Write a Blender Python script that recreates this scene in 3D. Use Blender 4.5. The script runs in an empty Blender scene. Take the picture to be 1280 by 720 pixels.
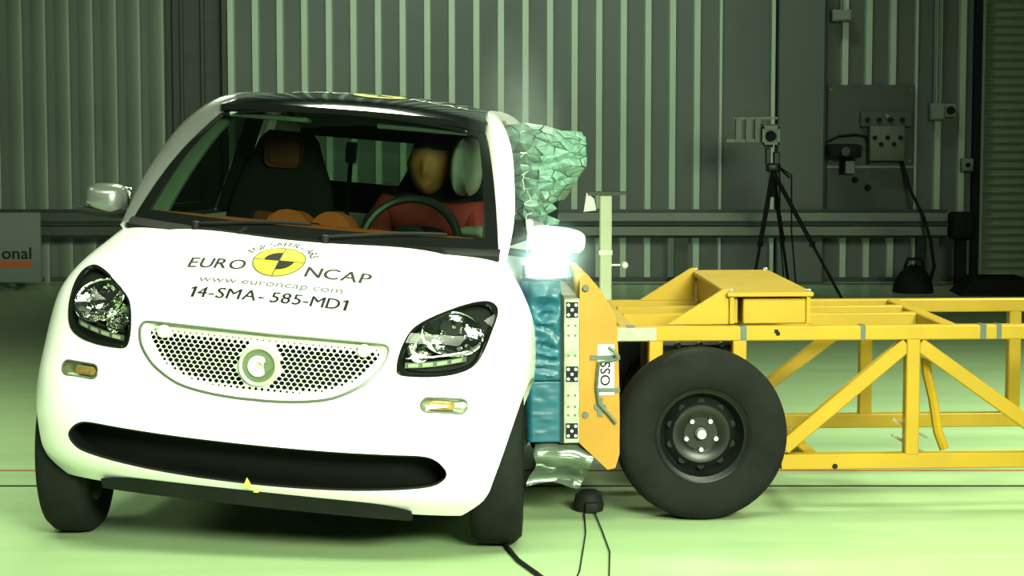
import bpy, bmesh, math, random
import numpy as np
from mathutils import Matrix, Vector, noise

random.seed(7)
scene = bpy.context.scene
COL = scene.collection

# ------------------------------------------------------------------ camera
cam_data = bpy.data.cameras.new('camera')
cam_data.sensor_width = 36.0
cam_data.lens = 2750.0 / 1280.0 * 36.0
cam_data.clip_end = 200
cam = bpy.data.objects.new('camera', cam_data)
cam.location = (0, 0, 1.56)
cam.rotation_euler = (math.radians(90) - math.atan(258 / 2750), 0, 0)
COL.objects.link(cam)
scene.camera = cam

# ------------------------------------------------------------------ world, lights, exposure
world = bpy.data.worlds.new('world')
scene.world = world
world.use_nodes = True
bg = world.node_tree.nodes['Background']
bg.inputs[0].default_value = (0.60, 0.80, 0.62, 1)
bg.inputs[1].default_value = 0.022


def area(name, loc, target, sx, sy, power, color, spread=180):
    d = bpy.data.lights.new(name, 'AREA')
    d.shape = 'RECTANGLE'
    d.size, d.size_y = sx, sy
    d.energy = power
    d.color = color
    d.spread = math.radians(spread)
    o = bpy.data.objects.new(name, d)
    o.location = loc
    o.rotation_euler = (Vector(target) - Vector(loc)).to_track_quat('-Z', 'Y').to_euler()
    COL.objects.link(o)
    return o


LC = (0.86, 1.0, 0.70)
area('light_bank_overhead', (0.1, 4.7, 5.0), (0.1, 5.3, 0), 6.4, 1.4, 225, LC, 105)
area('light_bank_left', (-5.4, 9.0, 5.0), (-5.0, 9.0, 0), 2.4, 2.2, 150, LC, 80)
area('light_bank_right', (4.0, 9.2, 5.0), (3.4, 9.4, 0), 2.4, 2.2, 140, LC, 80)
area('light_bank_behind', (-0.4, 13.4, 6.0), (-0.3, 8.2, 1.0), 3.0, 0.35, 40, LC, 60)
area('light_bank_front', (2.6, 0.2, 3.4), (-0.4, 7.6, 0.6), 3.0, 1.4, 170, LC, 60)
area('light_bank_wall', (-0.4, 14.2, 6.4), (-0.2, 17.2, 3.2), 3.6, 0.6, 50, (0.80, 1.0, 0.82), 72)
scene.view_settings.view_transform = 'Standard'
scene.view_settings.look = 'None'
scene.view_settings.exposure = 0.35
scene.view_settings.gamma = 1.0
scene.view_settings.use_curve_mapping = False


# ------------------------------------------------------------------ materials
def mat(name, col, rough=0.5, metal=0.0, var=0.0, scale=8.0, bump=0.0, bscale=60.0, stretch=None,
        emit=None, estr=0.0, coat=0.0, spec=0.5, alpha=None, trans=0.0):
    m = bpy.data.materials.new(name)
    m.use_nodes = True
    nt = m.node_tree
    p = nt.nodes['Principled BSDF']
    p.inputs['Base Color'].default_value = (*col, 1)
    p.inputs['Roughness'].default_value = rough
    p.inputs['Metallic'].default_value = metal
    p.inputs['Coat Weight'].default_value = coat
    p.inputs['Specular IOR Level'].default_value = spec
    p.inputs['Transmission Weight'].default_value = trans
    if emit:
        p.inputs['Emission Color'].default_value = (*emit, 1)
        p.inputs['Emission Strength'].default_value = estr
    tc = nt.nodes.new('ShaderNodeTexCoord')
    mp = nt.nodes.new('ShaderNodeMapping')
    nt.links.new(tc.outputs['Object'], mp.inputs[0])
    if stretch:
        mp.inputs['Scale'].default_value = stretch
    if var > 0:
        n = nt.nodes.new('ShaderNodeTexNoise')
        n.inputs['Scale'].default_value = scale
        n.inputs['Detail'].default_value = 4
        nt.links.new(mp.outputs[0], n.inputs['Vector'])
        r = nt.nodes.new('ShaderNodeValToRGB')
        r.color_ramp.elements[0].position = 0.3
        r.color_ramp.elements[1].position = 0.7
        r.color_ramp.elements[0].color = (*[c * (1 - var) for c in col], 1)
        r.color_ramp.elements[1].color = (*[min(1, c * (1 + var)) for c in col], 1)
        nt.links.new(n.outputs['Fac'], r.inputs[0])
        nt.links.new(r.outputs[0], p.inputs['Base Color'])
    if bump > 0:
        n2 = nt.nodes.new('ShaderNodeTexNoise')
        n2.inputs['Scale'].default_value = bscale
        n2.inputs['Detail'].default_value = 3
        nt.links.new(mp.outputs[0], n2.inputs['Vector'])
        b = nt.nodes.new('ShaderNodeBump')
        b.inputs['Strength'].default_value = bump
        b.inputs['Distance'].default_value = 0.01
        nt.links.new(n2.outputs['Fac'], b.inputs['Height'])
        nt.links.new(b.outputs[0], p.inputs['Normal'])
    return m


def glass(name, tint, refl=0.06, rough=0.02):
    m = bpy.data.materials.new(name)
    m.use_nodes = True
    nt = m.node_tree
    nt.nodes.remove(nt.nodes['Principled BSDF'])
    out = nt.nodes['Material Output']
    t = nt.nodes.new('ShaderNodeBsdfTransparent')
    t.inputs[0].default_value = (*tint, 1)
    g = nt.nodes.new('ShaderNodeBsdfGlossy')
    g.inputs['Roughness'].default_value = rough
    fc = nt.nodes.new('ShaderNodeLayerWeight')
    fc.inputs[0].default_value = 0.5
    pw = nt.nodes.new('ShaderNodeMath')
    pw.operation = 'POWER'
    pw.inputs[1].default_value = 4.0
    nt.links.new(fc.outputs['Facing'], pw.inputs[0])
    lw = nt.nodes.new('ShaderNodeMath')
    lw.operation = 'MULTIPLY_ADD'
    lw.inputs[1].default_value = 0.5
    lw.inputs[2].default_value = refl * 0.5
    nt.links.new(pw.outputs[0], lw.inputs[0])
    mx = nt.nodes.new('ShaderNodeMixShader')
    nt.links.new(lw.outputs[0], mx.inputs[0])
    nt.links.new(t.outputs[0], mx.inputs[1])
    nt.links.new(g.outputs[0], mx.inputs[2])
    nt.links.new(mx.outputs[0], out.inputs[0])
    return m


MT = {
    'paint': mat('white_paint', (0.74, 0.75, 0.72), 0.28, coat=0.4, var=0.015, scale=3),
    'paint_shaded': mat('white_paint_shaded', (0.20, 0.22, 0.20), 0.28, 0.6, coat=0.3, var=0.05),  # greyer copy of the white: weaker light on the left put into colour
    'roof': mat('roof_black', (0.006, 0.007, 0.0065), 0.07, var=0.1, spec=0.10),
    'plastic': mat('black_plastic', (0.007, 0.008, 0.007), 0.6, var=0.2, bump=0.05, bscale=200, spec=0.15),
    'darkhole': mat('dark_liner', (0.004, 0.005, 0.004), 0.8, var=0.2, spec=0.1),
    'grille': mat('grille_silver', (0.56, 0.62, 0.50), 0.35, 0.15, var=0.03),
    'trimgrey': mat('grille_trim', (0.10, 0.12, 0.09), 0.35, 0.4, var=0.05),
    'chrome': mat('chrome', (0.85, 0.88, 0.82), 0.08, 1.0, var=0.04, bump=0.25, bscale=40),
    'badge': mat('badge_metal', (0.50, 0.58, 0.42), 0.35, 0.2, var=0.05),
    'badge_dark': mat('badge_recess', (0.10, 0.14, 0.07), 0.5, 0.1, var=0.05),
    'lens': glass('clear_lens', (0.93, 0.96, 0.93)),
    'wind': glass('windscreen_glass', (0.58, 0.66, 0.59)),
    'sideglass': glass('side_glass', (0.42, 0.50, 0.44)),
    'rearglass': glass('rear_glass', (0.80, 0.90, 0.82)),
    'amber': mat('indicator_amber', (0.26, 0.17, 0.05), 0.25, 0.3, var=0.3, scale=60),
    'indbase': mat('indicator_reflector', (0.20, 0.21, 0.12), 0.25, 0.5, var=0.3, scale=50),
    'drl': mat('daylight_strip', (0.33, 0.40, 0.26), 0.25, 0.3, var=0.15),
    'rubber': mat('tyre_rubber', (0.0065, 0.008, 0.0065), 0.85, var=0.25, scale=12, bump=0.15, bscale=90, spec=0.15),
    'rim': mat('black_steel_rim', (0.006, 0.007, 0.006), 0.35, 0.0, var=0.3, spec=0.3),
    'steel': mat('bare_steel', (0.62, 0.64, 0.56), 0.3, 0.8, var=0.15),
    'yellow': mat('yellow_paint', (0.37, 0.225, 0.010), 0.42, spec=0.3, var=0.07, scale=5, bump=0.05, bscale=30),
    'orange': mat('orange_yellow_paint', (0.33, 0.165, 0.016), 0.5, spec=0.3, var=0.10, scale=4, bump=0.05, bscale=30),
    'blue': mat('blue_wrap', (0.008, 0.075, 0.11), 0.40, var=0.15, scale=9, stretch=(1, 1, 3), bump=0.12, bscale=22, spec=0.4),
    'strip': mat('marker_plate', (0.30, 0.32, 0.24), 0.4, 0.3, var=0.3, scale=20),
    'black': mat('matt_black', (0.006, 0.0065, 0.006), 0.7, var=0.2, spec=0.2),
    'whitep': mat('white_print', (0.80, 0.82, 0.76), 0.6, var=0.04),
    'tape': mat('grey_tape', (0.065, 0.09, 0.068), 0.5, var=0.15),
    'ink': mat('decal_ink', (0.007, 0.0075, 0.006), 0.7, var=0.1, spec=0.2),
    'inkgrey': mat('decal_ink_grey', (0.018, 0.02, 0.018), 0.7, var=0.1, spec=0.2),
    'inklight': mat('decal_ink_pale', (0.07, 0.075, 0.07), 0.6, var=0.05),
    'decalyel': mat('decal_yellow', (0.52, 0.47, 0.006), 0.6, var=0.03),
    'decalrim': mat('decal_olive', (0.09, 0.09, 0.012), 0.6, var=0.05),
    'seat': mat('seat_fabric', (0.013, 0.0145, 0.0135), 0.9, var=0.3, scale=60, spec=0.2),
    'seatorange': mat('seat_orange', (0.17, 0.05, 0.02), 0.85, var=0.1, scale=40),
    'dashorange': mat('dash_orange', (0.60, 0.12, 0.022), 0.7, var=0.08, scale=30),
    'trim': mat('interior_trim', (0.19, 0.23, 0.18), 0.8, var=0.05),
    'skin': mat('dummy_vinyl', (0.42, 0.165, 0.05), 0.6, var=0.05),
    'cap': mat('dummy_cap', (0.02, 0.02, 0.02), 0.8, var=0.1),
    'shirt': mat('dummy_shirt', (0.30, 0.03, 0.025), 0.85, var=0.15, scale=30),
    'airbag': mat('airbag_cloth', (0.55, 0.56, 0.46), 0.85, var=0.06, scale=20, bump=0.2, bscale=20),
    'shard': mat('crazed_glass', (0.20, 0.38, 0.29), 0.3, 0.0, var=0.35, scale=30, bump=0.5, bscale=90, trans=0.25),
    'wall': mat('cladding_valley', (0.075, 0.092, 0.078), 0.55, 0.1, var=0.18, scale=0.8),
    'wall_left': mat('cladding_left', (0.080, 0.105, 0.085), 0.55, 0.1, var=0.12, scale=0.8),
    'rib': mat('cladding_rib_lit', (0.34, 0.42, 0.32), 0.5, 0.15, var=0.10, scale=1.2),  # side light on the ribs is put into this paler colour
    'ribdim': mat('cladding_rib_left_lit', (0.16, 0.21, 0.16), 0.5, 0.15, var=0.12, scale=1.2),  # left ribs: weaker light put into a dimmer colour
    'panel': mat('column_panel', (0.085, 0.105, 0.085), 0.6, var=0.08, scale=1),
    'darkpanel': mat('dark_recess_panel', (0.030, 0.038, 0.028), 0.6, var=0.12),
    'shutter': mat('shutter_paint', (0.20, 0.26, 0.16), 0.5, 0.1, var=0.08, scale=1.5),
    'rail': mat('galvanised_rail', (0.065, 0.082, 0.066), 0.38, 0.5, var=0.12, scale=3),
    'board': mat('grey_board', (0.055, 0.068, 0.05), 0.65, var=0.08),
    'box': mat('grey_box', (0.17, 0.21, 0.17), 0.5, var=0.06),
    'beige': mat('beige_box', (0.10, 0.115, 0.075), 0.55, var=0.06),
    'sign': mat('sign_face', (0.12, 0.15, 0.13), 0.55, var=0.03),
    'signorange': mat('sign_orange', (0.36, 0.075, 0.012), 0.6, var=0.05),
    'cream': mat('cream_post', (0.55, 0.60, 0.40), 0.5, var=0.06),
    'red': mat('red_tape', (0.28, 0.07, 0.035), 0.6, var=0.2),
    'limetape': mat('lime_marker', (0.55, 0.72, 0.08), 0.5, var=0.1),
    'clearsheet': mat('foil_sheet', (0.16, 0.20, 0.16), 0.16, 0.6, var=0.25, scale=10, bump=0.15, bscale=12),
    'flash': mat('flash_tube', (0.9, 1.0, 0.98), 0.3, emit=(0.62, 1.0, 0.92), estr=160, var=0.02),
}


def floor_mat():
    m = bpy.data.materials.new('floor_coating')
    m.use_nodes = True
    nt = m.node_tree
    p = nt.nodes['Principled BSDF']
    tc = nt.nodes.new('ShaderNodeTexCoord')
    mp = nt.nodes.new('ShaderNodeMapping')
    mp.inputs['Scale'].default_value = (0.35, 2.2, 1)
    nt.links.new(tc.outputs['Object'], mp.inputs[0])
    n = nt.nodes.new('ShaderNodeTexNoise')
    n.inputs['Scale'].default_value = 2.2
    n.inputs['Detail'].default_value = 5
    nt.links.new(mp.outputs[0], n.inputs['Vector'])
    r = nt.nodes.new('ShaderNodeValToRGB')
    r.color_ramp.elements[0].position = 0.3
    r.color_ramp.elements[1].position = 0.72
    r.color_ramp.elements[0].color = (0.275, 0.385, 0.20, 1)
    r.color_ramp.elements[1].color = (0.335, 0.465, 0.245, 1)
    nt.links.new(n.outputs['Fac'], r.inputs[0])
    nt.links.new(r.outputs[0], p.inputs['Base Color'])
    p.inputs['Roughness'].default_value = 0.34
    n2 = nt.nodes.new('ShaderNodeTexNoise')
    n2.inputs['Scale'].default_value = 5
    nt.links.new(mp.outputs[0], n2.inputs['Vector'])
    b = nt.nodes.new('ShaderNodeBump')
    b.inputs['Strength'].default_value = 0.08
    nt.links.new(n2.outputs['Fac'], b.inputs['Height'])
    nt.links.new(b.outputs[0], p.inputs['Normal'])
    return m


MT['floor'] = floor_mat()


# ------------------------------------------------------------------ mesh helpers
def sharp_by_angle(me, deg=38):
    bm = bmesh.new()
    bm.from_mesh(me)
    for f in bm.faces:
        f.smooth = True
    lim = math.radians(deg)
    for e in bm.edges:
        if len(e.link_faces) == 2:
            e.smooth = e.calc_face_angle(0) < lim
    bm.to_mesh(me)
    bm.free()


class MB:
    def __init__(s):
        s.v, s.f = [], []

    def add(s, vs, fs):
        o = len(s.v)
        s.v += [tuple(map(float, v)) for v in vs]
        s.f += [tuple(i + o for i in f) for f in fs]
        return s

    def box(s, a, b):
        x0, y0, z0 = a
        x1, y1, z1 = b
        return s.add([(x0, y0, z0), (x1, y0, z0), (x1, y1, z0), (x0, y1, z0),
                      (x0, y0, z1), (x1, y0, z1), (x1, y1, z1), (x0, y1, z1)],
                     [(0, 3, 2, 1), (4, 5, 6, 7), (0, 1, 5, 4), (1, 2, 6, 5), (2, 3, 7, 6), (3, 0, 4, 7)])

    def rbox(s, a, b, r=0.01, seg=2):
        """bevelled box"""
        bm = bmesh.new()
        bmesh.ops.create_cube(bm, size=1)
        for v in bm.verts:
            v.co = Vector([(a[i] + b[i]) / 2 + v.co[i] * (b[i] - a[i]) for i in range(3)])
        bmesh.ops.bevel(bm, geom=bm.edges[:], offset=r, segments=seg, profile=0.5, affect='EDGES')
        bm.verts.index_update()
        s.add([v.co[:] for v in bm.verts], [[v.index for v in f.verts] for f in bm.faces])
        bm.free()
        return s

    def beam(s, p, q, w, h, bev=0.004):
        p, q = Vector(p), Vector(q)
        d = (q - p)
        L = d.length
        d.normalize()
        up = Vector((0, 0, 1)) if abs(d.z) < 0.95 else Vector((0, 1, 0))
        side = d.cross(up).normalized()
        up = side.cross(d).normalized()
        prof = []
        for sx, sy in ((-1, -1), (1, -1), (1, 1), (-1, 1)):
            cx, cy = sx * (w / 2), sy * (h / 2)
            if (sx, sy) in ((-1, -1), (1, 1)):
                prof += [(cx, cy - sy * bev), (cx - sx * bev, cy)]
            else:
                prof += [(cx - sx * bev, cy), (cx, cy - sy * bev)]
        n = len(prof)
        vs = [p + side * a + up * b for a, b in prof] + [q + side * a + up * b for a, b in prof]
        fs = [(i, (i + 1) % n, n + (i + 1) % n, n + i) for i in range(n)]
        fs += [tuple(range(n))[::-1], tuple(range(n, 2 * n))]
        return s.add(vs, fs)

    def tube(s, pts, r, n=8, cap=True):
        pts = [Vector(p) for p in pts]
        rs = r if isinstance(r, (list, tuple)) else [r] * len(pts)
        vs, fs = [], []
        prev = None
        for i, p in enumerate(pts):
            d = (pts[min(i + 1, len(pts) - 1)] - pts[max(i - 1, 0)]).normalized()
            if prev is None:
                up = Vector((0, 0, 1)) if abs(d.z) < 0.9 else Vector((1, 0, 0))
                a = d.cross(up).normalized()
            else:
                a = (prev - d * prev.dot(d)).normalized()
            prev = a
            b = d.cross(a)
            for k in range(n):
                t = 2 * math.pi * k / n
                vs.append(p + (a * math.cos(t) + b * math.sin(t)) * rs[i])
        for i in range(len(pts) - 1):
            for k in range(n):
                fs.append((i * n + k, i * n + (k + 1) % n, (i + 1) * n + (k + 1) % n, (i + 1) * n + k))
        if cap:
            fs.append(tuple(range(n))[::-1])
            fs.append(tuple((len(pts) - 1) * n + k for k in range(n)))
        return s.add(vs, fs)

    def lathe(s, prof, n=32, axis='z', c=(0, 0, 0), closed=False, cap=True):
        """prof: (radius, height along axis)"""
        vs, fs = [], []
        for r, h in prof:
            for k in range(n):
                t = 2 * math.pi * k / n
                a, b = r * math.cos(t), r * math.sin(t)
                v = {'z': (a, b, h), 'y': (a, h, b), 'x': (h, a, b)}[axis]
                vs.append((v[0] + c[0], v[1] + c[1], v[2] + c[2]))
        m = len(prof)
        rng = range(m) if closed else range(m - 1)
        for i in rng:
            j = (i + 1) % m
            for k in range(n):
                fs.append((i * n + k, i * n + (k + 1) % n, j * n + (k + 1) % n, j * n + k))
        if not closed and cap:
            fs.append(tuple(range(n)))
            fs.append(tuple((m - 1) * n + k for k in range(n))[::-1])
        return s.add(vs, fs)

    def prism(s, poly, fn0, fn1):
        """poly 2D, two maps to 3D"""
        n = len(poly)
        return s.add([fn0(*p) for p in poly] + [fn1(*p) for p in poly],
                     [(i, (i + 1) % n, n + (i + 1) % n, n + i) for i in range(n)] +
                     [tuple(range(n))[::-1], tuple(range(n, 2 * n))])

    def grid(s, nu, nv, fn, wrap=False):
        vs = [fn(i / nu, j / nv) for i in range(nu + 1) for j in range(nv + 1)]
        fs = [(i * (nv + 1) + j, (i + 1) * (nv + 1) + j, (i + 1) * (nv + 1) + j + 1, i * (nv + 1) + j + 1)
              for i in range(nu) for j in range(nv)]
        return s.add(vs, fs)

    def slab(s, nu, nv, fn_out, fn_in):
        """closed thin sheet between two grids"""
        A = [fn_out(i / nu, j / nv) for i in range(nu + 1) for j in range(nv + 1)]
        B = [fn_in(i / nu, j / nv) for i in range(nu + 1) for j in range(nv + 1)]
        k = len(A)
        I = lambda i, j: i * (nv + 1) + j
        fs = []
        for i in range(nu):
            for j in range(nv):
                q = (I(i, j), I(i + 1, j), I(i + 1, j + 1), I(i, j + 1))
                fs.append(q)
                fs.append(tuple(k + a for a in q[::-1]))
        rim = [I(i, 0) for i in range(nu)] + [I(nu, j) for j in range(nv)] + \
              [I(i, nv) for i in range(nu, 0, -1)] + [I(0, j) for j in range(nv, 0, -1)]
        for a, b in zip(rim, rim[1:] + rim[:1]):
            fs.append((b, a, k + a, k + b))
        return s.add(A + B, fs)

    def rings(s, outline, c, fn, K=10, smin=0.0):
        """star-shaped fill: fn(x, z, s) -> 3D, s=1 at the outline"""
        n = len(outline)
        vs, fs = [], []
        for k in range(K):
            t = 1 - k / K * (1 - smin)
            vs += [fn(c[0] + (p[0] - c[0]) * t, c[1] + (p[1] - c[1]) * t, t) for p in outline]
        for k in range(K - 1):
            for i in range(n):
                j = (i + 1) % n
                fs.append((k * n + i, k * n + j, (k + 1) * n + j, (k + 1) * n + i))
        if smin <= 0:
            vs.append(fn(c[0], c[1], 0))
            for i in range(n):
                fs.append(((K - 1) * n + i, (K - 1) * n + (i + 1) % n, K * n))
        return s.add(vs, fs)

    def mesh(s, name, xf=None, smooth=40, fix=True):
        me = bpy.data.meshes.new(name)
        vs = [xf(v) for v in s.v] if xf else s.v
        me.from_pydata([tuple(v) for v in vs], [], s.f)
        me.validate()
        if fix:
            bm = bmesh.new()
            bm.from_mesh(me)
            bmesh.ops.recalc_face_normals(bm, faces=bm.faces[:])
            bm.to_mesh(me)
            bm.free()
        if smooth:
            sharp_by_angle(me, smooth)
        return me

    def build(s, name, material, parent=None, xf=None, smooth=40):
        return link(name, s.mesh(name, xf, smooth), material, parent)


def link(name, me, material, parent=None):
    if isinstance(material, str):
        material = MT[material]
    me.materials.clear()
    me.materials.append(material)
    o = bpy.data.objects.new(name, me)
    COL.objects.link(o)
    if parent:
        o.parent = parent
    return o


def empty(name, loc, rz=0):
    o = bpy.data.objects.new(name, None)
    o.location = loc
    o.rotation_euler = (0, 0, rz)
    o.empty_display_size = 0.1
    COL.objects.link(o)
    return o


def tag(o, label, cat, group=None, kind=None):
    o['label'] = label
    o['category'] = cat
    if group:
        o['group'] = group
    if kind:
        o['kind'] = kind
    return o


def structure(o, label=None, cat=None):
    o['kind'] = 'structure'
    if label:
        o['label'] = label
    if cat:
        o['category'] = cat
    return o


def dup(o, parent=None, loc=None):
    c = o.copy()
    COL.objects.link(c)
    if parent:
        c.parent = parent
    if loc is not None:
        c.location = loc
    return c


def smooth_outline(pts, sub=3):
    """closed Catmull-Rom"""
    n = len(pts)
    out = []
    for i in range(n):
        p0, p1, p2, p3 = [np.array(pts[(i + k) % n]) for k in (-1, 0, 1, 2)]
        for k in range(sub):
            t = k / sub
            out.append(tuple(0.5 * ((2 * p1) + (-p0 + p2) * t + (2 * p0 - 5 * p1 + 4 * p2 - p3) * t * t +
                                    (-p0 + 3 * p1 - 3 * p2 + p3) * t ** 3)))
    return out


def lerp(a, b, t):
    return a + (b - a) * t


def sstep(a, b, x):
    t = min(1, max(0, (x - a) / (b - a)))
    return t * t * (3 - 2 * t)


def text_mesh(body, size=1.0, bold=0.0):
    cu = bpy.data.curves.new('lettering', 'FONT')
    cu.body = body
    cu.size = size
    cu.offset = bold
    cu.resolution_u = 3
    o = bpy.data.objects.new('lettering', cu)
    COL.objects.link(o)
    dg = bpy.context.evaluated_depsgraph_get()
    me = bpy.data.meshes.new_from_object(o.evaluated_get(dg))
    bpy.data.objects.remove(o)
    bpy.data.curves.remove(cu)
    vs = [(v.co.x, v.co.y) for v in me.vertices]
    fs = [tuple(p.vertices) for p in me.polygons]
    bpy.data.meshes.remove(me)
    return vs, fs


def text_fit(body, x0, x1, y0, h, bold=0.0):
    """lettering squeezed to run from x0 to x1 with capital height h"""
    vs, fs = text_mesh(body, 1.0, bold)
    xs = [v[0] for v in vs]
    a, b = min(xs), max(xs)
    cap = 0.70
    return [(x0 + (v[0] - a) / (b - a) * (x1 - x0), y0 + v[1] / cap * h) for v in vs], fs


# ================================================================== THE SETTING
WY = 17.2                       # distance of the back wall
PX = WY / 2750.0


def wx(px):
    return (px - 640) * PX


def wz(py, d=WY):
    return 1.56 - (py - 102) * d / 2750.0


fl = MB().box((-14, -3, -0.1), (14, 19, 0.0)).build('floor', 'floor', smooth=0)
structure(fl, 'glossy pale green coated floor of the crash hall', 'floor')
# floor joints and tape
o = MB().box((-6, 8.40, 0.0), (7, 8.425, 0.0015)).build('trim_1', 'black', smooth=0)
structure(o, 'thin dark joint line running across the floor', 'floor line')
o = MB().box((-6, 8.74, 0.0), (7, 8.765, 0.0015)).build('trim_2', 'red', smooth=0)
structure(o, 'thin red tape line running across the floor', 'floor line')

wall = MB().box((-9, WY, 0), (wx(210), WY + 0.2, 7)).build('wall_left', 'wall_left', smooth=0)
structure(wall, 'left stretch of dark ribbed metal cladding with rounded ribs coloured as dimly lit', 'wall')
wall_b = MB().box((wx(285), WY, 0), (wx(1218), WY + 0.2, 7)).build('wall_back', 'wall', smooth=0)
structure(wall_b, 'dark ribbed metal cladding wall with vertical ribs coloured as lit behind the car', 'wall')
# dark bay between the two stretches
o = MB().box((wx(209), WY + 0.10, 0), (wx(286), WY + 0.25, 7)).box((wx(209), WY + 0.0, 0), (wx(216), WY + 0.12, 7)) \
    .box((wx(226), WY + 0.06, 0), (wx(229.5), WY + 0.12, 7)).box((wx(252), WY + 0.05, 0), (wx(256), WY + 0.12, 7)) \
    .box((wx(280), WY - 0.03, 0), (wx(286), WY + 0.12, 7)).build('trim_3', 'darkpanel', smooth=0)
structure(o, 'dark recessed bay in the cladding wall left of the car roof', 'wall bay')


def rib_mesh(name, wtop, wbase, proud):
    m = MB()
    prof = [(-wbase / 2, 0.01), (-wbase / 2, 0.0), (-wtop / 2, -proud), (wtop / 2, -proud), (wbase / 2, 0.0), (wbase / 2, 0.01)]
    m.prism(prof, lambda x, y: (x, y, 0), lambda x, y: (x, y, 7.0))
    return m.mesh(name, smooth=0)


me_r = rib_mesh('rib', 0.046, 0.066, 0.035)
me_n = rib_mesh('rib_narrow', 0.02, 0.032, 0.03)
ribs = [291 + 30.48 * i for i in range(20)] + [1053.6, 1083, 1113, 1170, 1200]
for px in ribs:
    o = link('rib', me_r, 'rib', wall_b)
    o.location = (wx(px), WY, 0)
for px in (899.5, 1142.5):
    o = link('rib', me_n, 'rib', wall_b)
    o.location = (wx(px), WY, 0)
m = MB()
prof = [(-0.075, 0.01), (-0.075, 0), (-0.06, -0.012), (-0.02, -0.035), (0.03, -0.05), (0.052, -0.045), (0.06, 0.0), (0.06, 0.01)]
m.prism(prof, lambda x, y: (x, y, 0), lambda x, y: (x, y, 7.0))
me_l = m.mesh('rib_round', smooth=30)
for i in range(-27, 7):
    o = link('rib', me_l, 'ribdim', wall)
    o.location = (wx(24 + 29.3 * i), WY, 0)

# flat column panel right of the tripod camera
col = MB().rbox((wx(969), WY - 0.16, 0), (wx(1026), WY + 0.02, 7), 0.008, 1).build('trim_4', 'panel', smooth=0)
structure(col, 'flat grey column panel between the ribbed bays', 'column')
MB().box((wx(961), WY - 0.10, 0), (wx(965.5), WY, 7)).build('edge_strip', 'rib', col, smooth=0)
MB().box((wx(1026), WY - 0.05, 0), (wx(1031), WY + 0.0, 7)).build('dark_edge_strip', 'darkpanel', col, smooth=0)  # dark strip along the right edge of the column

# roller shutter
sh = MB().box((wx(1226), WY + 0.02, 0), (9.5, WY + 0.2, 7)).build('door_1', 'shutter', smooth=0)
structure(sh, 'grey green roller shutter of horizontal slats at the right edge', 'shutter')
sl = MB()
prof = [(0.0, 0.004), (-0.004, 0.008), (-0.016, 0.02), (-0.020, 0.032), (-0.016, 0.046), (-0.004, 0.058), (0.0, 0.062)]
sl.prism([(a + 0.0, b) for a, b in prof] + [(0.01, 0.062), (0.01, 0.004)],
         lambda y, z: (wx(1228), y, z), lambda y, z: (9.5, y, z))
me_s = sl.mesh('slat', smooth=30)
for i in range(105):
    o = link('slat', me_s, 'shutter', sh)
    o.location = (0, WY + 0.02, 0.02 + i * 0.065)
jm = MB().box((wx(1213), WY - 0.08, 0), (wx(1222), WY + 0.05, 7)).build('door_jamb', 'black', sh, smooth=0)
MB().box((wx(1222), WY - 0.09, 0), (wx(1225.5), WY + 0.05, 7)).build('guide_rail', 'box', sh, smooth=0)

# plinth strip along the wall foot
o = MB().box((-9, WY - 0.045, 0), (wx(1213), WY - 0.036, 0.035)).build('baseboard_back', 'darkpanel', smooth=0)
structure(o, 'low dark strip along the foot of the wall', 'baseboard')

# ------------------------------------------------------------------ guard rail (two lengths, seen left and right of the car)
GY = 16.75


def gz(py):
    return wz(py, GY)


def gx(px):
    return (px - 640) * GY / 2750


def guard(name, px0, px1, label):
    g = empty(name, ((gx(px0) + gx(px1)) / 2, GY, 0))
    tag(g, label, 'guard rail')
    L = (gx(px1) - gx(px0)) / 2
    z0, z1 = gz(297), gz(261)
    h = z1 - z0
    prof = [(0, 0), (-.015, .012), (-.03, .10 * h), (-.03, .40 * h), (-.075, .46 * h), (-.078, .52 * h), (-.03, .60 * h), (-.03, .88 * h), (-.012, h - .012), (0, h)]
    back = [(y + 0.006, z) for y, z in prof[::-1]]
    m = MB()
    m.prism(prof + back, lambda y, z: (-L, y, z0 + z), lambda y, z: (L, y, z0 + z))
    m.build('rail_beam', 'rail', g, smooth=25)
    n = max(2, int(L * 2 / 1.6))
    for i in range(n + 1):
        x = -L + 0.1 + (2 * L - 0.2) * i / n
        p = MB().box((x - 0.05, 0.01, 0), (x + 0.05, 0.09, z1 - 0.02)).box((x - 0.09, 0.0, 0), (x + 0.09, 0.12, 0.012))
        p.build('rail_post', 'board', g, smooth=0)
        MB().lathe([(0.014, -0.018), (0.014, -0.004), (0.022, -0.004), (0.022, 0.0)], 8, 'y', (x, -0.008, (z0 + z1) / 2)) \
            .build('bolt', 'rail', g, smooth=30)
    return g


guard('guard_rail', -500, 205, 'steel guard rail along the wall left of the car')
guard('guard_rail', 206, 1184, 'steel guard rail along the wall behind car and trolley')
# dark end buffer of the rail
bf = tag(empty('rail_buffer', (gx(1201), GY - 0.05, 0)), 'dark padded buffer on the right end of guard rail', 'buffer')
MB().rbox((-0.09, -0.10, gz(298)), (0.09, 0.10, gz(264)), 0.03, 3).build('pad', 'black', bf)
MB().box((-0.04, -0.02, 0), (0.04, 0.06, gz(290))).build('foot_post', 'black', bf, smooth=0)

# ------------------------------------------------------------------ sign board on the left
SY = 16.5


def sx_(px):
    return (px - 640) * SY / 2750


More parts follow.
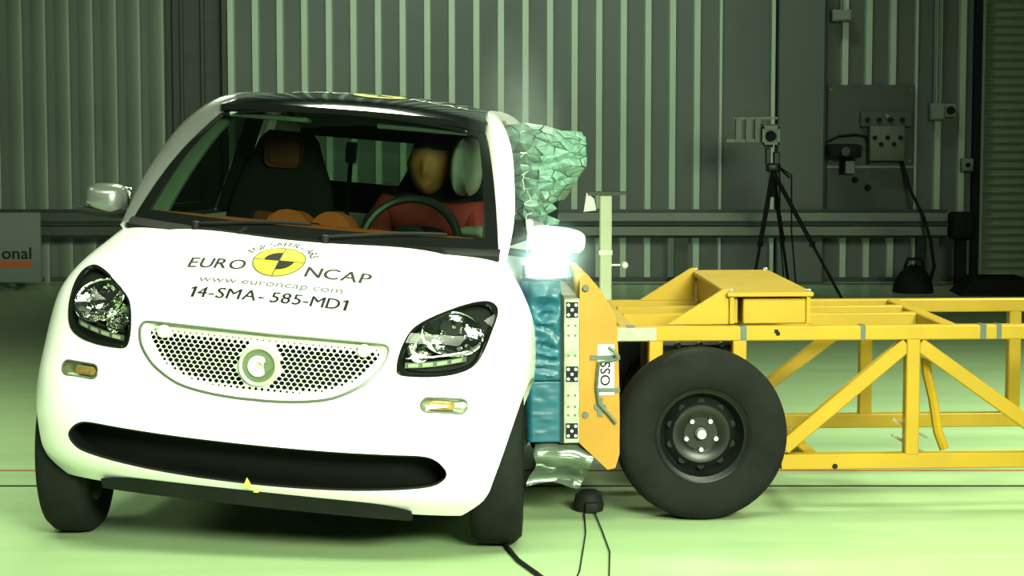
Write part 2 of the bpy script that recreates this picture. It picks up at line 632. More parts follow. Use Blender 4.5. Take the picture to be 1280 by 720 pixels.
sg = tag(empty('sign_board', (sx_(10), SY, 0)), 'pale standing sign board with black lettering and orange bar at left edge', 'sign')
zt, zb = wz(265, SY), 0.0
x1 = sx_(50) - sx_(10)
MB().rbox((-2.0, -0.015, max(zb, wz(353, SY))), (x1, 0.015, zt), 0.004, 1).build('face_panel', 'sign', sg, smooth=0)
for xx in (-1.7, x1 - 0.25):
    MB().box((xx, 0.016, 0), (xx + 0.05, 0.06, zt - 0.05)).box((xx - 0.02, -0.10, 0), (xx + 0.07, 0.25, 0.02)) \
        .build('support_foot', 'board', sg, smooth=0)
vs, fs = text_fit('onal', sx_(1) - sx_(10), sx_(38) - sx_(10), wz(323, SY), 0.088, 0.012)
MB().add([(a, -0.0175, b) for a, b in vs], fs).build('lettering', 'black', sg, smooth=0)
MB().box((sx_(-72) - sx_(10), -0.019, wz(334, SY)), (sx_(38) - sx_(10), -0.015, wz(326, SY))).build('orange_bar', 'signorange', sg, smooth=0)

# ------------------------------------------------------------------ wall fittings on the right
bd = tag(empty('equipment_board', (wx(1083), WY - 0.06, 0)), 'large flat grey board fixed over the ribs right of the column', 'board')
bx0, bx1 = wx(1031) - wx(1083), wx(1139) - wx(1083)
MB().rbox((bx0, -0.02, wz(272)), (bx1, 0.02, wz(106)), 0.004, 1).build('panel', 'board', bd, smooth=0)
MB().box((bx0, -0.028, wz(209)), (bx1, -0.02, wz(206))).build('mounting_strip', 'box', bd, smooth=0)
for sx in (bx0 + 0.03, bx1 - 0.03):
    for zz in (wz(112), wz(200), wz(266)):
        MB().lathe([(0.010, -0.028), (0.010, -0.02)], 8, 'y', (sx, 0, zz)).build('screw', 'rail', bd, smooth=0)

FY = WY - 0.085
jb = tag(empty('control_box', (wx(1103), FY, wz(190))), 'beige control box with sockets in the middle of the grey board', 'box')
MB().rbox((-0.135, -0.12, -0.06), (0.135, 0.0, 0.21), 0.01, 2).build('housing', 'beige', jb)
MB().rbox((-0.20, -0.07, 0.20), (0.20, 0.0, 0.32), 0.008, 1).build('upper_tray', 'board', jb, smooth=0)
for i in range(5):
    MB().lathe([(0.018, -0.135), (0.018, -0.118), (0.024, -0.118)], 10, 'y', (-0.1 + 0.05 * i, 0, 0.12 - 0.05 * (i % 2))) \
        .build('socket', 'black', jb)
for i in range(4):
    MB().lathe([(0.02, -0.085), (0.02, -0.07)], 10, 'y', (-0.15 + 0.09 * i, 0, 0.255)).build('connector', 'black', jb)
MB().lathe([(0.014, -0.095), (0.018, -0.07)], 10, 'y', (0.0, 0, 0.285)).build('indicator_lamp', 'box', jb)

dv = tag(empty('wall_camera', (wx(1052), FY, wz(190))), 'black camera housing on a bracket at the left of the grey board', 'camera')
MB().rbox((-0.14, -0.26, -0.03), (0.10, -0.02, 0.07), 0.015, 2).build('housing', 'black', dv)
MB().lathe([(0.035, -0.30), (0.04, -0.26), (0.03, -0.25)], 16, 'y', (-0.03, 0, 0.02)).build('lens_tube', 'rim', dv)
MB().beam((-0.02, -0.10, -0.03), (-0.02, -0.03, -0.16), 0.03, 0.03).build('bracket', 'black', dv, smooth=0)
MB().rbox((0.0, -0.1, -0.16), (0.075, -0.0, -0.06), 0.006, 1).build('power_block', 'box', dv, smooth=0)
MB().tube([(-0.13, -0.05, 0.09), (-0.05, -0.06, 0.13), (0.08, -0.06, 0.14), (0.17, -0.05, 0.125), (0.185, -0.05, 0.05), (0.18, -0.05, -0.09)],
          0.012, 6).build('cable_loop', 'black', dv)
for sx, sz in ((0.09, -0.21), (0.19, -0.27)):
    MB().lathe([(0.02, -0.06), (0.025, 0.0)], 8, 'y', (sx, 0, sz)).build('plug', 'black', dv)


def jbox(name, px, py, w, h, label, knob=None, pipes=0):
    e = tag(empty(name, (wx(px), WY - 0.04, wz(py))), label, 'junction box')
    MB().rbox((-w / 2, -0.09, -h / 2), (w / 2, 0.0, h / 2), 0.008, 2).build('housing', 'box', e)
    MB().rbox((-w / 2 + 0.012, -0.098, -h / 2 + 0.012), (w / 2 - 0.012, -0.088, h / 2 - 0.012), 0.003, 1).build('cover', 'box', e, smooth=0)
    if knob:
        MB().lathe([(0.03, -0.10), (0.034, -0.02), (0.034, 0.0)], 14, 'y', (w / 2 + 0.045, 0, 0.01)).build('switch_knob', 'black', e)
        MB().box((w / 2, -0.06, -0.04), (w / 2 + 0.085, -0.0, 0.06)).build('switch_plate', 'box', e, smooth=0)
    for i in range(pipes):
        x = (i - (pipes - 1) / 2) * 0.035
        MB().tube([(x, -0.03, h / 2), (x, -0.03, 4.5)], 0.009, 8).build('conduit', 'box', e)
    return e


jbox('junction_box', 1167, 139, 0.115, 0.13, 'pale junction box with dark switch right of the grey board', True, 2)
jbox('junction_box', 1047, 21, 0.15, 0.09, 'small pale junction box near the top beside the column', None, 1)
jbox('junction_box', 1205, 205, 0.09, 0.10, 'small grey junction box low beside the shutter jamb')
MB().lathe([(0.018, -0.12), (0.02, -0.098)], 12, 'y', (0, 0, 0)).build('push_button', 'black', bpy.data.objects['junction_box.002'])

o = MB().tube([(wx(1118), FY - 0.06, wz(178)), (wx(1124), FY - 0.07, wz(205)), (wx(1131), FY - 0.15, wz(235)), (wx(1139), FY - 0.45, wz(265)),
               (wx(1143), FY - 0.62, wz(292)), (wx(1146), FY - 0.68, 0.18), (wx(1142), FY - 0.60, 0.016)], 0.013, 8).build('cable', 'black')
tag(o, 'black cable hanging from the control box to the floor', 'cable')

# dark gear at the wall foot
bg_ = tag(empty('equipment_bag', (wx(1140) * 0.955, 16.3, 0)), 'dark soft equipment bag on the floor under the hanging cable', 'bag')
m = MB()
m.grid(20, 10, lambda u, v: (
    0.15 * (abs(math.cos(2 * math.pi * u)) ** 0.7) * math.copysign(1, math.cos(2 * math.pi * u)) * (math.sin(math.pi * min(v * 0.5 + 0.5, 0.999)) ** 0.5) * (1 + 0.08 * math.sin(9 * u * 6.28)),
    0.15 * math.sin(2 * math.pi * u) * (math.sin(math.pi * min(v * 0.5 + 0.5, 0.999)) ** 0.5),
    0.20 * v * (1 + 0.06 * math.sin(14 * u))))
m.build('bag_body', 'black', bg_)
MB().tube([(-0.07, -0.02, 0.18), (-0.05, -0.03, 0.25), (0.05, -0.03, 0.25), (0.07, -0.02, 0.18)], 0.014, 8).build('carry_handle', 'black', bg_)
lb = tag(empty('ramp_plate', (wx(1235) * 0.96, 16.2, 0)), 'low black ramp plate on the floor before the shutter', 'ramp')
MB().prism([(-0.30, 0), (0.30, 0), (0.20, 0.12), (-0.20, 0.12)], lambda x, z: (x, -0.2, z), lambda x, z: (x, 0.2, z)).build('ramp_body', 'black', lb, smooth=0)
for i in range(5):
    MB().box((-0.18, -0.17 + 0.08 * i, 0.12), (0.18, -0.15 + 0.08 * i, 0.127)).build('grip_ridge', 'rubber', lb, smooth=0)

# ------------------------------------------------------------------ tripod with camera rig
TY = 15.6


def tx(px, py=None):
    return (px - 640) * TY / 2750


tr = tag(empty('camera_tripod', (tx(966), TY, 0)), 'black tripod carrying a small framed camera in front of the cladding', 'tripod')
cx = tx(966)
apex = wz(214, TY)
rigz = wz(184, TY)
for px, dy in ((934, -0.25), (1050, -0.30), (1001, 0.55)):
    a = Vector((0.0, 0, apex))
    b = Vector((tx(px) - cx, dy, 0.012))
    mid = a.lerp(b, 0.55)
    leg = MB().tube([a, mid], 0.017, 8).tube([mid, b], 0.011, 8).build('leg', 'black', tr)
    MB().lathe([(0.022, -0.012), (0.022, 0.012), (0.012, 0.03)], 8, 'z', b).build('rubber_foot', 'black', leg)
    MB().lathe([(0.022, -0.02), (0.022, 0.02)], 8, 'z', mid).build('leg_clamp', 'rim', leg)
MB().tube([(0, 0, apex - 0.18), (0, 0, apex + 0.03)], 0.02, 10).build('centre_column', 'black', tr)
MB().rbox((-0.05, -0.05, apex), (0.05, 0.05, apex + 0.06), 0.012, 2).rbox((-0.055, -0.03, apex + 0.05), (-0.02, 0.03, rigz), 0.006, 1).rbox((0.0, -0.04, apex + 0.05), (0.045, 0.03, rigz - 0.03), 0.006, 1).tube([(0.03, 0.05, apex + 0.04), (0.14, 0.18, apex - 0.05)], 0.008, 6) \
    .build('tripod_head', 'rim', tr)
for px, dy in ((975, -0.05), (962, 0.03)):
    MB().tube([(0.03, dy, apex + 0.04), (tx(px + 12) - cx, dy - 0.05, apex - 0.02), (tx(px + 14) - cx, dy, 0.5), (tx(px + 22) - cx, dy, 0.02)], 0.006, 6) \
        .build('hanging_cable', 'black', tr)
rg = tag(empty('test_camera', (tx(960), TY, rigz)), 'pale box camera with side rails on top of the tripod', 'camera')
z0 = rigz
MB().rbox((-0.055, -0.14, 0.03), (0.055, 0.10, wz(155, TY) - z0), 0.006, 1).build('camera_body', 'box', rg, smooth=0)
MB().lathe([(0.034, -0.19), (0.038, -0.14), (0.03, -0.13)], 16, 'y', (0, 0, 0.085)).build('lens_tube', 'black', rg)
fr = MB()
for a, b in (((-0.06, 0.025), (0.06, 0.04)), ((-0.06, 0.135), (0.06, 0.15)), ((-0.06, 0.025), (-0.046, 0.15)), ((0.046, 0.025), (0.06, 0.15))):
    fr.box((a[0], -0.155, a[1]), (b[0], -0.14, b[1]))
fr.build('front_frame', 'shutter', rg, smooth=0)
zr0, zr1 = wz(177, TY) - z0, wz(146, TY) - z0
MB().box((-0.30, -0.03, zr0), (-0.02, 0.0, zr0 + 0.02)).build('lower_rail', 'shutter', rg, smooth=0)
MB().box((-0.25, -0.03, zr1 - 0.015), (0.06, 0.0, zr1)).build('upper_rail', 'shutter', rg, smooth=0)
for xx in (-0.235, -0.165, -0.10):
    MB().box((xx, -0.05, zr0), (xx + 0.04, 0.03, zr1)).build('side_plate', 'box', rg, smooth=0)
MB().tube([(-0.24, 0, zr1), (-0.2, 0, zr1 + 0.07), (-0.12, 0, zr1 + 0.09), (-0.06, 0, zr1)], 0.005, 6).build('cable_loop', 'box', rg)
MB().box((-0.03, -0.03, 0.0), (0.03, 0.03, 0.03)).build('quick_plate', 'rim', rg, smooth=0)

# ------------------------------------------------------------------ pale sensor post between car and trolley
PY = 11.5


def pxx(px):
    return (px - 640) * PY / 2750


pp = tag(empty('sensor_post', (pxx(757), PY, 0)), 'cream measuring post with a dark top bar behind the trolley nose', 'post')
MB().rbox((-0.032, -0.03, 0.0), (0.032, 0.03, wz(316, PY)), 0.006, 1).build('lower_post', 'cream', pp, smooth=0)
MB().rbox((-0.032, -0.03, wz(314, PY)), (0.032, 0.03, wz(243, PY)), 0.006, 1).build('upper_post', 'cream', pp, smooth=0)
MB().box((-0.036, -0.034, wz(318, PY)), (0.036, 0.034, wz(312, PY))).build('joint_collar', 'steel', pp, smooth=0)
MB().box((-0.09, -0.04, wz(243, PY)), (0.11, 0.04, wz(239, PY))).build('top_bar', 'board', pp, smooth=0)
MB().box((-0.16, -0.05, 0), (0.16, 0.05, 0.02)).build('foot_plate', 'board', pp, smooth=0)
MB().prism([(-0.115, wz(264, PY)), (-0.05, wz(262, PY)), (-0.06, wz(248, PY)), (-0.10, wz(240, PY))],
           lambda x, z: (x, -0.02, z), lambda x, z: (x, 0.0, z)).build('sensor_flag', 'whitep', pp, smooth=0)
MB().tube([(-0.03, 0, wz(262, PY)), (-0.09, -0.01, wz(262, PY))], 0.008, 6).build('flag_arm', 'board', pp)
MB().lathe([(0.001, -0.04), (0.012, -0.038), (0.019, -0.028), (0.019, 0.0)], 14, 'y', (pxx(781) - pxx(757), 0, wz(331, PY))) \
    .tube([(pxx(781) - pxx(757), 0, wz(331, PY)), (0.03, 0, wz(331, PY))], 0.006, 6).build('target_dot', 'whitep', pp)

# ================================================================== THE CAR
YAW, ROLL, PITCH = math.radians(-8.358), math.radians(4.453), math.radians(-1.568)
PIV = Vector((0, 0.9, 0.3))
RB = Matrix.Rotation(ROLL, 3, 'Y') @ Matrix.Rotation(PITCH, 3, 'X')
CAR_LOC = Vector((-0.7203, 7.8548, 0))


def B(q):
    """car-body coordinates -> car root (body leans on its springs, wheels do not)"""
    return RB @ (Vector(q) - PIV) + Vector((0, 0, 0.3009))


def car_world(q):
    return Matrix.Rotation(YAW, 3, 'Z') @ B(q) + CAR_LOC


car = tag(empty('car', CAR_LOC, YAW), 'small white two-seat car with black roof struck by the barrier trolley', 'car')


def tab(t):
    zs = np.array([a[0] for a in t])
    vs = np.array([a[1] for a in t])
    mm = np.gradient(vs, zs)

    def f(z):
        z = min(max(z, zs[0]), zs[-1])
        i = int(min(max(np.searchsorted(zs, z) - 1, 0), len(zs) - 2))
        h = zs[i + 1] - zs[i]
        q = (z - zs[i]) / h
        return float((2 * q ** 3 - 3 * q * q + 1) * vs[i] + (q ** 3 - 2 * q * q + q) * h * mm[i] +
                     (-2 * q ** 3 + 3 * q * q) * vs[i + 1] + (q ** 3 - q * q) * h * mm[i + 1])
    return f


FW = tab([(.18, .765), (.26, .80), (.35, .818), (.45, .826), (.6, .828), (.7, .824), (.8, .806), (.88, .77), (.95, .722), (1.02, .682)])
FY0 = tab([(.18, .12), (.24, .05), (.32, .015), (.40, .0), (.50, .005), (.60, .03), (.68, .06), (.74, .085), (.79, .12), (.84, .18),
           (.90, .28), (.96, .40), (1.02, .56)])
FC = tab([(.18, .34), (.35, .40), (.5, .42), (.6, .44), (.75, .42), (.88, .36), (1.02, .30)])
FN = tab([(.18, 3.0), (.5, 2.9), (.75, 2.7), (1.02, 2.5)])


def S(x, z):
    w = FW(z)
    q = min(abs(x) / w, 1)
    n = FN(z)
    return FY0(z) + FC(z) * (1 - (1 - q ** n) ** (1 / n))


def hoodz(x, y):
    lo, hi = 0.42, 1.02
    for _ in range(30):
        m_ = (lo + hi) / 2
        if S(x, m_) < y:
            lo = m_
        else:
            hi = m_
    return lo


def dent(x, y, z):
    if x <= 0:
        return 0
    return 0.115 * sstep(.58, 1.0, y) * (1 - sstep(2.35, 2.62, y)) * (0.55 + 0.45 * (1 - sstep(.75, 1.02, z)))


REAR = 2.68
NF, NS, NR = 112, 20, 40
zl = list(np.linspace(.18, .74, 38)) + list(np.linspace(.75, 1.02, 34))
loops = []
for z in zl:
    w, y0, c = FW(z), FY0(z), FC(z)
    loop = []
    for i in range(NF + 1):
        t = -1 + 2 * i / NF
        x = w * math.sin(t * math.pi / 2)
        loop.append((x, S(x, z) if abs(t) < 1 else y0 + c))
    ya = y0 + c
    cr = 0.28
    yb = REAR - 0.04 * sstep(.6, 1.02, z) - 0.05 * (1 - sstep(.18, .35, z)) - cr
    for i in range(1, NS):
        loop.append((w, ya + (yb - ya) * i / NS))
    for i in range(NR + 1):
        t = 1 - 2 * i / NR
        x = w * math.sin(t * math.pi / 2)
        q = abs(x) / w
        loop.append((x, yb + cr * (max(0, 1 - q ** 3)) ** (1 / 3)))
    for i in range(NS - 1, 0, -1):
        loop.append((-w, ya + (yb - ya) * i / NS))
    loops.append([(x - dent(x, y, z), y, z) for x, y in loop])
nl = len(loops[0])
mb = MB()
vs = [v for l in loops for v in l]
fs = [(r * nl + i, r * nl + (i + 1) % nl, (r + 1) * nl + (i + 1) % nl, (r + 1) * nl + i) for r in range(len(loops) - 1) for i in range(nl)]
fs += [tuple(range(nl))[::-1], tuple((len(loops) - 1) * nl + i for i in range(nl))]
mb.add(vs, fs)
shell = link('shell_work', mb.mesh('shell_work', smooth=0), 'paint')

# outlines on the nose, (x, z) for the +x side
LAMP = smooth_outline([(.66, .876), (.69, .874), (.713, .858), (.721, .83), (.716, .785), (.706, .735), (.69, .692), (.663, .666), (.615, .648),
                       (.55, .638), (.485, .636), (.457, .639), (.446, .652), (.444, .685), (.451, .728), (.463, .765), (.482, .793), (.52, .820),
                       (.57, .846), (.615, .865)], 3)
LAMP_C = (.585, .75)
GR_R = [(.10, .7305), (.2, .731), (.3, .731), (.375, .7305), (.402, .727), (.413, .713), (.413, .692), (.402, .660), (.378, .628), (.335, .590),
        (.255, .549), (.16, .530), (.06, .5225)]
GRILLE = smooth_outline([(0, .730)] + GR_R + [(0, .522)] + [(-x, z) for x, z in GR_R[::-1]], 4)
GR_C = (0, .64)
IN_R = [(.15, .379), (.3, .382), (.45, .387), (.555, .390), (.598, .378), (.626, .352), (.633, .33), (.62, .308), (.585, .288), (.5, .272),
        (.35, .255), (.18, .244)]
INTAKE = smooth_outline([(0, .378)] + IN_R + [(0, .240)] + [(-x, z) for x, z in IN_R[::-1]], 4)
IN_C = (0, .312)


def pill(cx, cz, a, r, n=10):
    out = []
    for k in range(n + 1):
        t = -math.pi / 2 + math.pi * k / n
        out.append((cx + a - r + r * math.cos(t), cz + r * math.sin(t)))
    for k in range(n + 1):
        t = math.pi / 2 + math.pi * k / n
        out.append((cx - a + r + r * math.cos(t), cz + r * math.sin(t)))
    return out


IND = pill(.607, .553, .071, .0225)
mir = lambda ol: [(-x, z) for x, z in ol]


def cutter(ol, c, depth):
    m = MB()
    n = len(ol)
    K = 8
    a = MB().rings(ol, c, lambda x, z, s: (x, S(x, z) + depth, z), K)
    k = len(a.v)
    m.add(a.v, [f[::-1] for f in a.f])
    m.add([(x, -0.15, z) for x, y, z in a.v], a.f)
    m.f += [(i, (i + 1) % n, k + (i + 1) % n, k + i) for i in range(n)]
    return m.mesh('cutter')


cut_meshes = [cutter(LAMP, LAMP_C, .07), cutter(mir(LAMP), (-LAMP_C[0], LAMP_C[1]), .07), cutter(GRILLE, GR_C, .09), cutter(INTAKE, IN_C, .12),
              cutter(IND, (.607, .553), .03), cutter(mir(IND), (-.607, .553), .03)]
for y in (.52, 2.32):
    for sx in (-1, 1):
        x0, x1 = sorted((sx * .60, sx * 1.2))
        cut_meshes.append(MB().lathe([(.318, x0), (.318, x1)], 48, 'x', (0, y, .30)).mesh('cutter'))
# cabin well
cabin = MB()
cab = [(-.60, .66), (.60, .66), (.60, .95), (.52, 1.1), (.52, 2.45), (-.60, 2.45)]
cabin.prism(cab, lambda x, y: (x, y, .36), lambda x, y: (x, y, 1.3))
cut_meshes.append(cabin.mesh('cutter'))
cut_objs = []
for me in cut_meshes:
    o = bpy.data.objects.new('cutter', me)
    COL.objects.link(o)
    cut_objs.append(o)
    md = shell.modifiers.new('b', 'BOOLEAN')
    md.operation = 'DIFFERENCE'
    md.solver = 'EXACT'
    md.object = o
dg = bpy.context.evaluated_depsgraph_get()
me = bpy.data.meshes.new_from_object(shell.evaluated_get(dg))
for o in cut_objs:
    bpy.data.objects.remove(o)
bpy.data.objects.remove(shell)

# split into bonnet, bumper, shell along the real shut lines
bm = bmesh.new()
bm.from_mesh(me)
for co, no in (((0, 0, .742), (0, 0, 1)), ((.655, 0, 0), (1, 0, 0)), ((-.655, 0, 0), (1, 0, 0)), ((0, .30, 0), (0, 1, 0)), ((0, .74, 0), (0, 1, 0))):
    bmesh.ops.bisect_plane(bm, geom=bm.verts[:] + bm.edges[:] + bm.faces[:], plane_co=co, plane_no=no, dist=1e-5)
groups = {'bonnet': [], 'front_bumper': [], 'body_shell': []}
for f in bm.faces:
    c = f.calc_center_median()
    if c.z > .742 and abs(c.x) < .655 and c.y < .74:
        groups['bonnet'].append(f)
    elif c.z < .742 and c.y < .30:
        groups['front_bumper'].append(f)
    else:
        groups['body_shell'].append(f)
bm.verts.index_update()
for nm, faces in groups.items():
    idx = {}
    vv, ff = [], []
    for f in faces:
        t = []
        for v in f.verts:
            if v.index not in idx:
                idx[v.index] = len(vv)
                vv.append(B(v.co))
            t.append(idx[v.index])
        ff.append(t)
    pm = bpy.data.meshes.new(nm)
    pm.from_pydata([tuple(v) for v in vv], [], ff)
    pm.validate()
    sharp_by_angle(pm, 32)
    link(nm, pm, 'paint', car)
bm.free()
bonnet = bpy.data.objects['bonnet']
bumper = bpy.data.objects['front_bumper']


def conform(ol, c, off, K=8, rise=None):
    """filled patch lying at S + off(s)"""
    g = (lambda s: off) if not callable(off) else off
    return MB().rings(ol, c, lambda x, z, s: (x, S(x, z) + g(s), z), K)


# ---- lower intake
liner = conform(INTAKE, IN_C, .112, 10).build('intake_grille', 'darkhole', car, B)
m = MB()
ring = INTAKE + INTAKE[:1]
m.tube([(x, S(x, z) + .012, z) for x, z in ring], .007, 6, False).build('intake_edge', 'plastic', liner, B)
# wall of the recess in black plastic
m = MB()
n = len(INTAKE)
vs = [(IN_C[0] + (x - IN_C[0]) * .996, S(x, z) + .006, IN_C[1] + (z - IN_C[1]) * .985) for x, z in INTAKE] + \
     [(IN_C[0] + (x - IN_C[0]) * .996, S(x, z) + .112, IN_C[1] + (z - IN_C[1]) * .985) for x, z in INTAKE]
m.add(vs, [(i, (i + 1) % n, n + (i + 1) % n, n + i) for i in range(n)]).build('recess_wall', 'darkhole', liner, B)
# black spoiler under the white lip
SPO = [(-.50, .17), (-.50, .212), (-.43, .222), (0, .214), (.43, .222), (.50, .212), (.50, .17)]
m = MB()
m.slab(48, 5, lambda u, v: ((u - .5) * 1.04, S((u - .5) * 1.04, .18 + .034 * v) - .004 - .010 * (1 - v), lerp(.160, .216 - .02 * abs(2 * u - 1) ** 8, v)),
       lambda u, v: ((u - .5) * 1.04, S((u - .5) * 1.04, .18 + .034 * v) + .02, lerp(.160, .214 - .02 * abs(2 * u - 1) ** 8, v)))
m.build('lower_spoiler', 'plastic', car, B)
m = MB().box((-.5, .25, .165), (.5, 2.5, .185)).build('underbody', 'darkhole', car, B, 0)
# lime marker on the lip
m = MB().add([(-.01, S(0, .235) - .006, .262), (.016, S(0, .235) - .006, .225), (-.022, S(0, .235) - .006, .232), (.03, S(0, .23) - .006, .236),
              (.03, S(0, .23) - .006, .216), (.012, S(0, .23) - .006, .216)], [(0, 1, 2), (3, 4, 5)])
m.build('target_marker', 'limetape', car, B, 0)

# ---- grille
gp = MB()
pit = .0205
hexes = {}


def inside(ol, x, z):
    r = False
    n = len(ol)
    for i in range(n):
        (x1, z1), (x2, z2) = ol[i], ol[(i + 1) % n]
        if (z1 > z) != (z2 > z) and x < (x2 - x1) * (z - z1) / (z2 - z1) + x1:
            r = not r
    return r


def edge_dist(ol, x, z):
    P = np.array(ol)
    Q = np.roll(P, -1, 0)
    d = Q - P
    t = np.clip(((np.array([x, z]) - P) * d).sum(1) / (d * d).sum(1).clip(1e-12), 0, 1)
    return float(np.min(np.hypot(*(P + d * t[:, None] - [x, z]).T)))


gr_depth = .022
rowh = pit * .5          # staggered columns
Rhex = pit * .655
cells = []
for r in range(-14, 16):
    for c in range(-24, 25):
        x = c * pit * 1.0 + (.5 * pit if r % 2 else 0)
        z = .63 + r * pit * .62
        if inside(GRILLE, x, z):
            cells.append((x, z, edge_dist(GRILLE, x, z)))
hv = {}


def gv(x, z, d=gr_depth):
    key = (round(x, 4), round(z, 4), round(d, 4))
    if key not in hv:
        hv[key] = len(gp.v)
        gp.v.append((x, S(x, z) + d, z))
    return hv[key]


# flat tile corners of the staggered lattice
a_, b_ = pit / 2, pit * .62
corn = [(a_, b_ * .333), (0, b_ * .667), (-a_, b_ * .333), (-a_, -b_ * .333), (0, -b_ * .667), (a_, -b_ * .333)]
for x, z, d in cells:
    rad = .0080 * sstep(.010, .048, d)
    if (x * x + (z - .628) ** 2) < .073 ** 2:
        rad = 0
    if min(abs(x - .333), abs(x + .333)) < .024 and abs(z - .704) < .022:
        rad = 0
    out = [gv(x + p, z + q) for p, q in corn]
    if rad < .0016:
        gp.f.append(tuple(out))
    else:
        inn, back = [], []
        for p, q in corn:
            l = math.hypot(p, q)
            rk = min(rad * 1.14, l * .9)
            inn.append(gv(x + p / l * rk, z + q / l * rk))
            back.append(gv(x + p / l * rk, z + q / l * rk, gr_depth + .003))
        for k in range(6):
            j = (k + 1) % 6
            gp.f.append((out[k], out[j], inn[j], inn[k]))
            gp.f.append((inn[k], inn[j], back[j], back[k]))
grille = gp.build('grille', 'grille', car, B, 35)
conform(GRILLE, GR_C, .075, 8).build('grille_backing', 'darkhole', grille, B)
# border band between perforated field and rim
m = MB()
n = len(GRILLE)
lev = [(1.0, .004), (.985, .001), (.95, .012), (.92, .0215)]
vs = []
for t, d in lev:
    vs += [(x * t, S(x * t, GR_C[1] + (z - GR_C[1]) * t) + d, GR_C[1] + (z - GR_C[1]) * t) for x, z in GRILLE]
m.add(vs, [(k * n + i, k * n + (i + 1) % n, (k + 1) * n + (i + 1) % n, (k + 1) * n + i) for k in range(len(lev) - 1) for i in range(n)])
m.build('grille_surround', 'grille', grille, B, 60)
MB().tube([(x, S(x, z) - .001, z) for x, z in GRILLE + GRILLE[:1]], .0048, 6, False).build('grille_trim', 'trimgrey', grille, B)
for sx in (-1, 1):
    x, z = sx * .333, .704
    MB().lathe([(.0215, .0), (.0215, -.014), (.019, -.018), (.001, -.019)], 20, 'y', (x, S(x, z) + .016, z)).build('parking_sensor', 'grille', grille, B)
# badge
by = S(0, .628) + .004
bc = (0.004, by, .628)
bad = MB().lathe([(.066, .02), (.066, -.012), (.061, -.018), (.056, -.016), (.053, -.008), (.001, -.008)], 40, 'y', bc).build('badge', 'badge', grille, B)


def arc_band(c, r0, r1, a0, a1, y0, y1, n=28):
    m = MB()
    pts = []
    for k in range(n + 1):
        t = math.radians(a0 + (a1 - a0) * k / n)
        pts.append((math.cos(t), math.sin(t)))
    vs = []
    for (r, y) in ((r0, y0), (r1, y0), (r1, y1), (r0, y1)):
        vs += [(c[0] + r * p, y, c[2] + r * q) for p, q in pts]
    k1 = n + 1
    fs = [(a * k1 + i, a * k1 + i + 1, ((a + 1) % 4) * k1 + i + 1, ((a + 1) % 4) * k1 + i) for a in range(4) for i in range(n)]
    fs += [(0, k1, 2 * k1, 3 * k1), (n, 3 * k1 + n, 2 * k1 + n, k1 + n)]
    return m.add(vs, fs)


arc_band(bc, .034, .0535, 0, 359.9, by - .0085, by - .0095, 40).build('badge_recess_ring', 'badge_dark', grille, B)
arc_band(bc, .014, .033, 35, 325, by - .008, by - .017).build('badge_letter', 'paint', grille, B, 30)
tri = [(.024, .030), (.024, -.026), (.050, .002)]
MB().prism(tri, lambda x, z: (bc[0] + x, by - .008, bc[2] + z), lambda x, z: (bc[0] + x, by - .018, bc[2] + z)).build('badge_arrow', 'badge_dark', grille, B, 0)

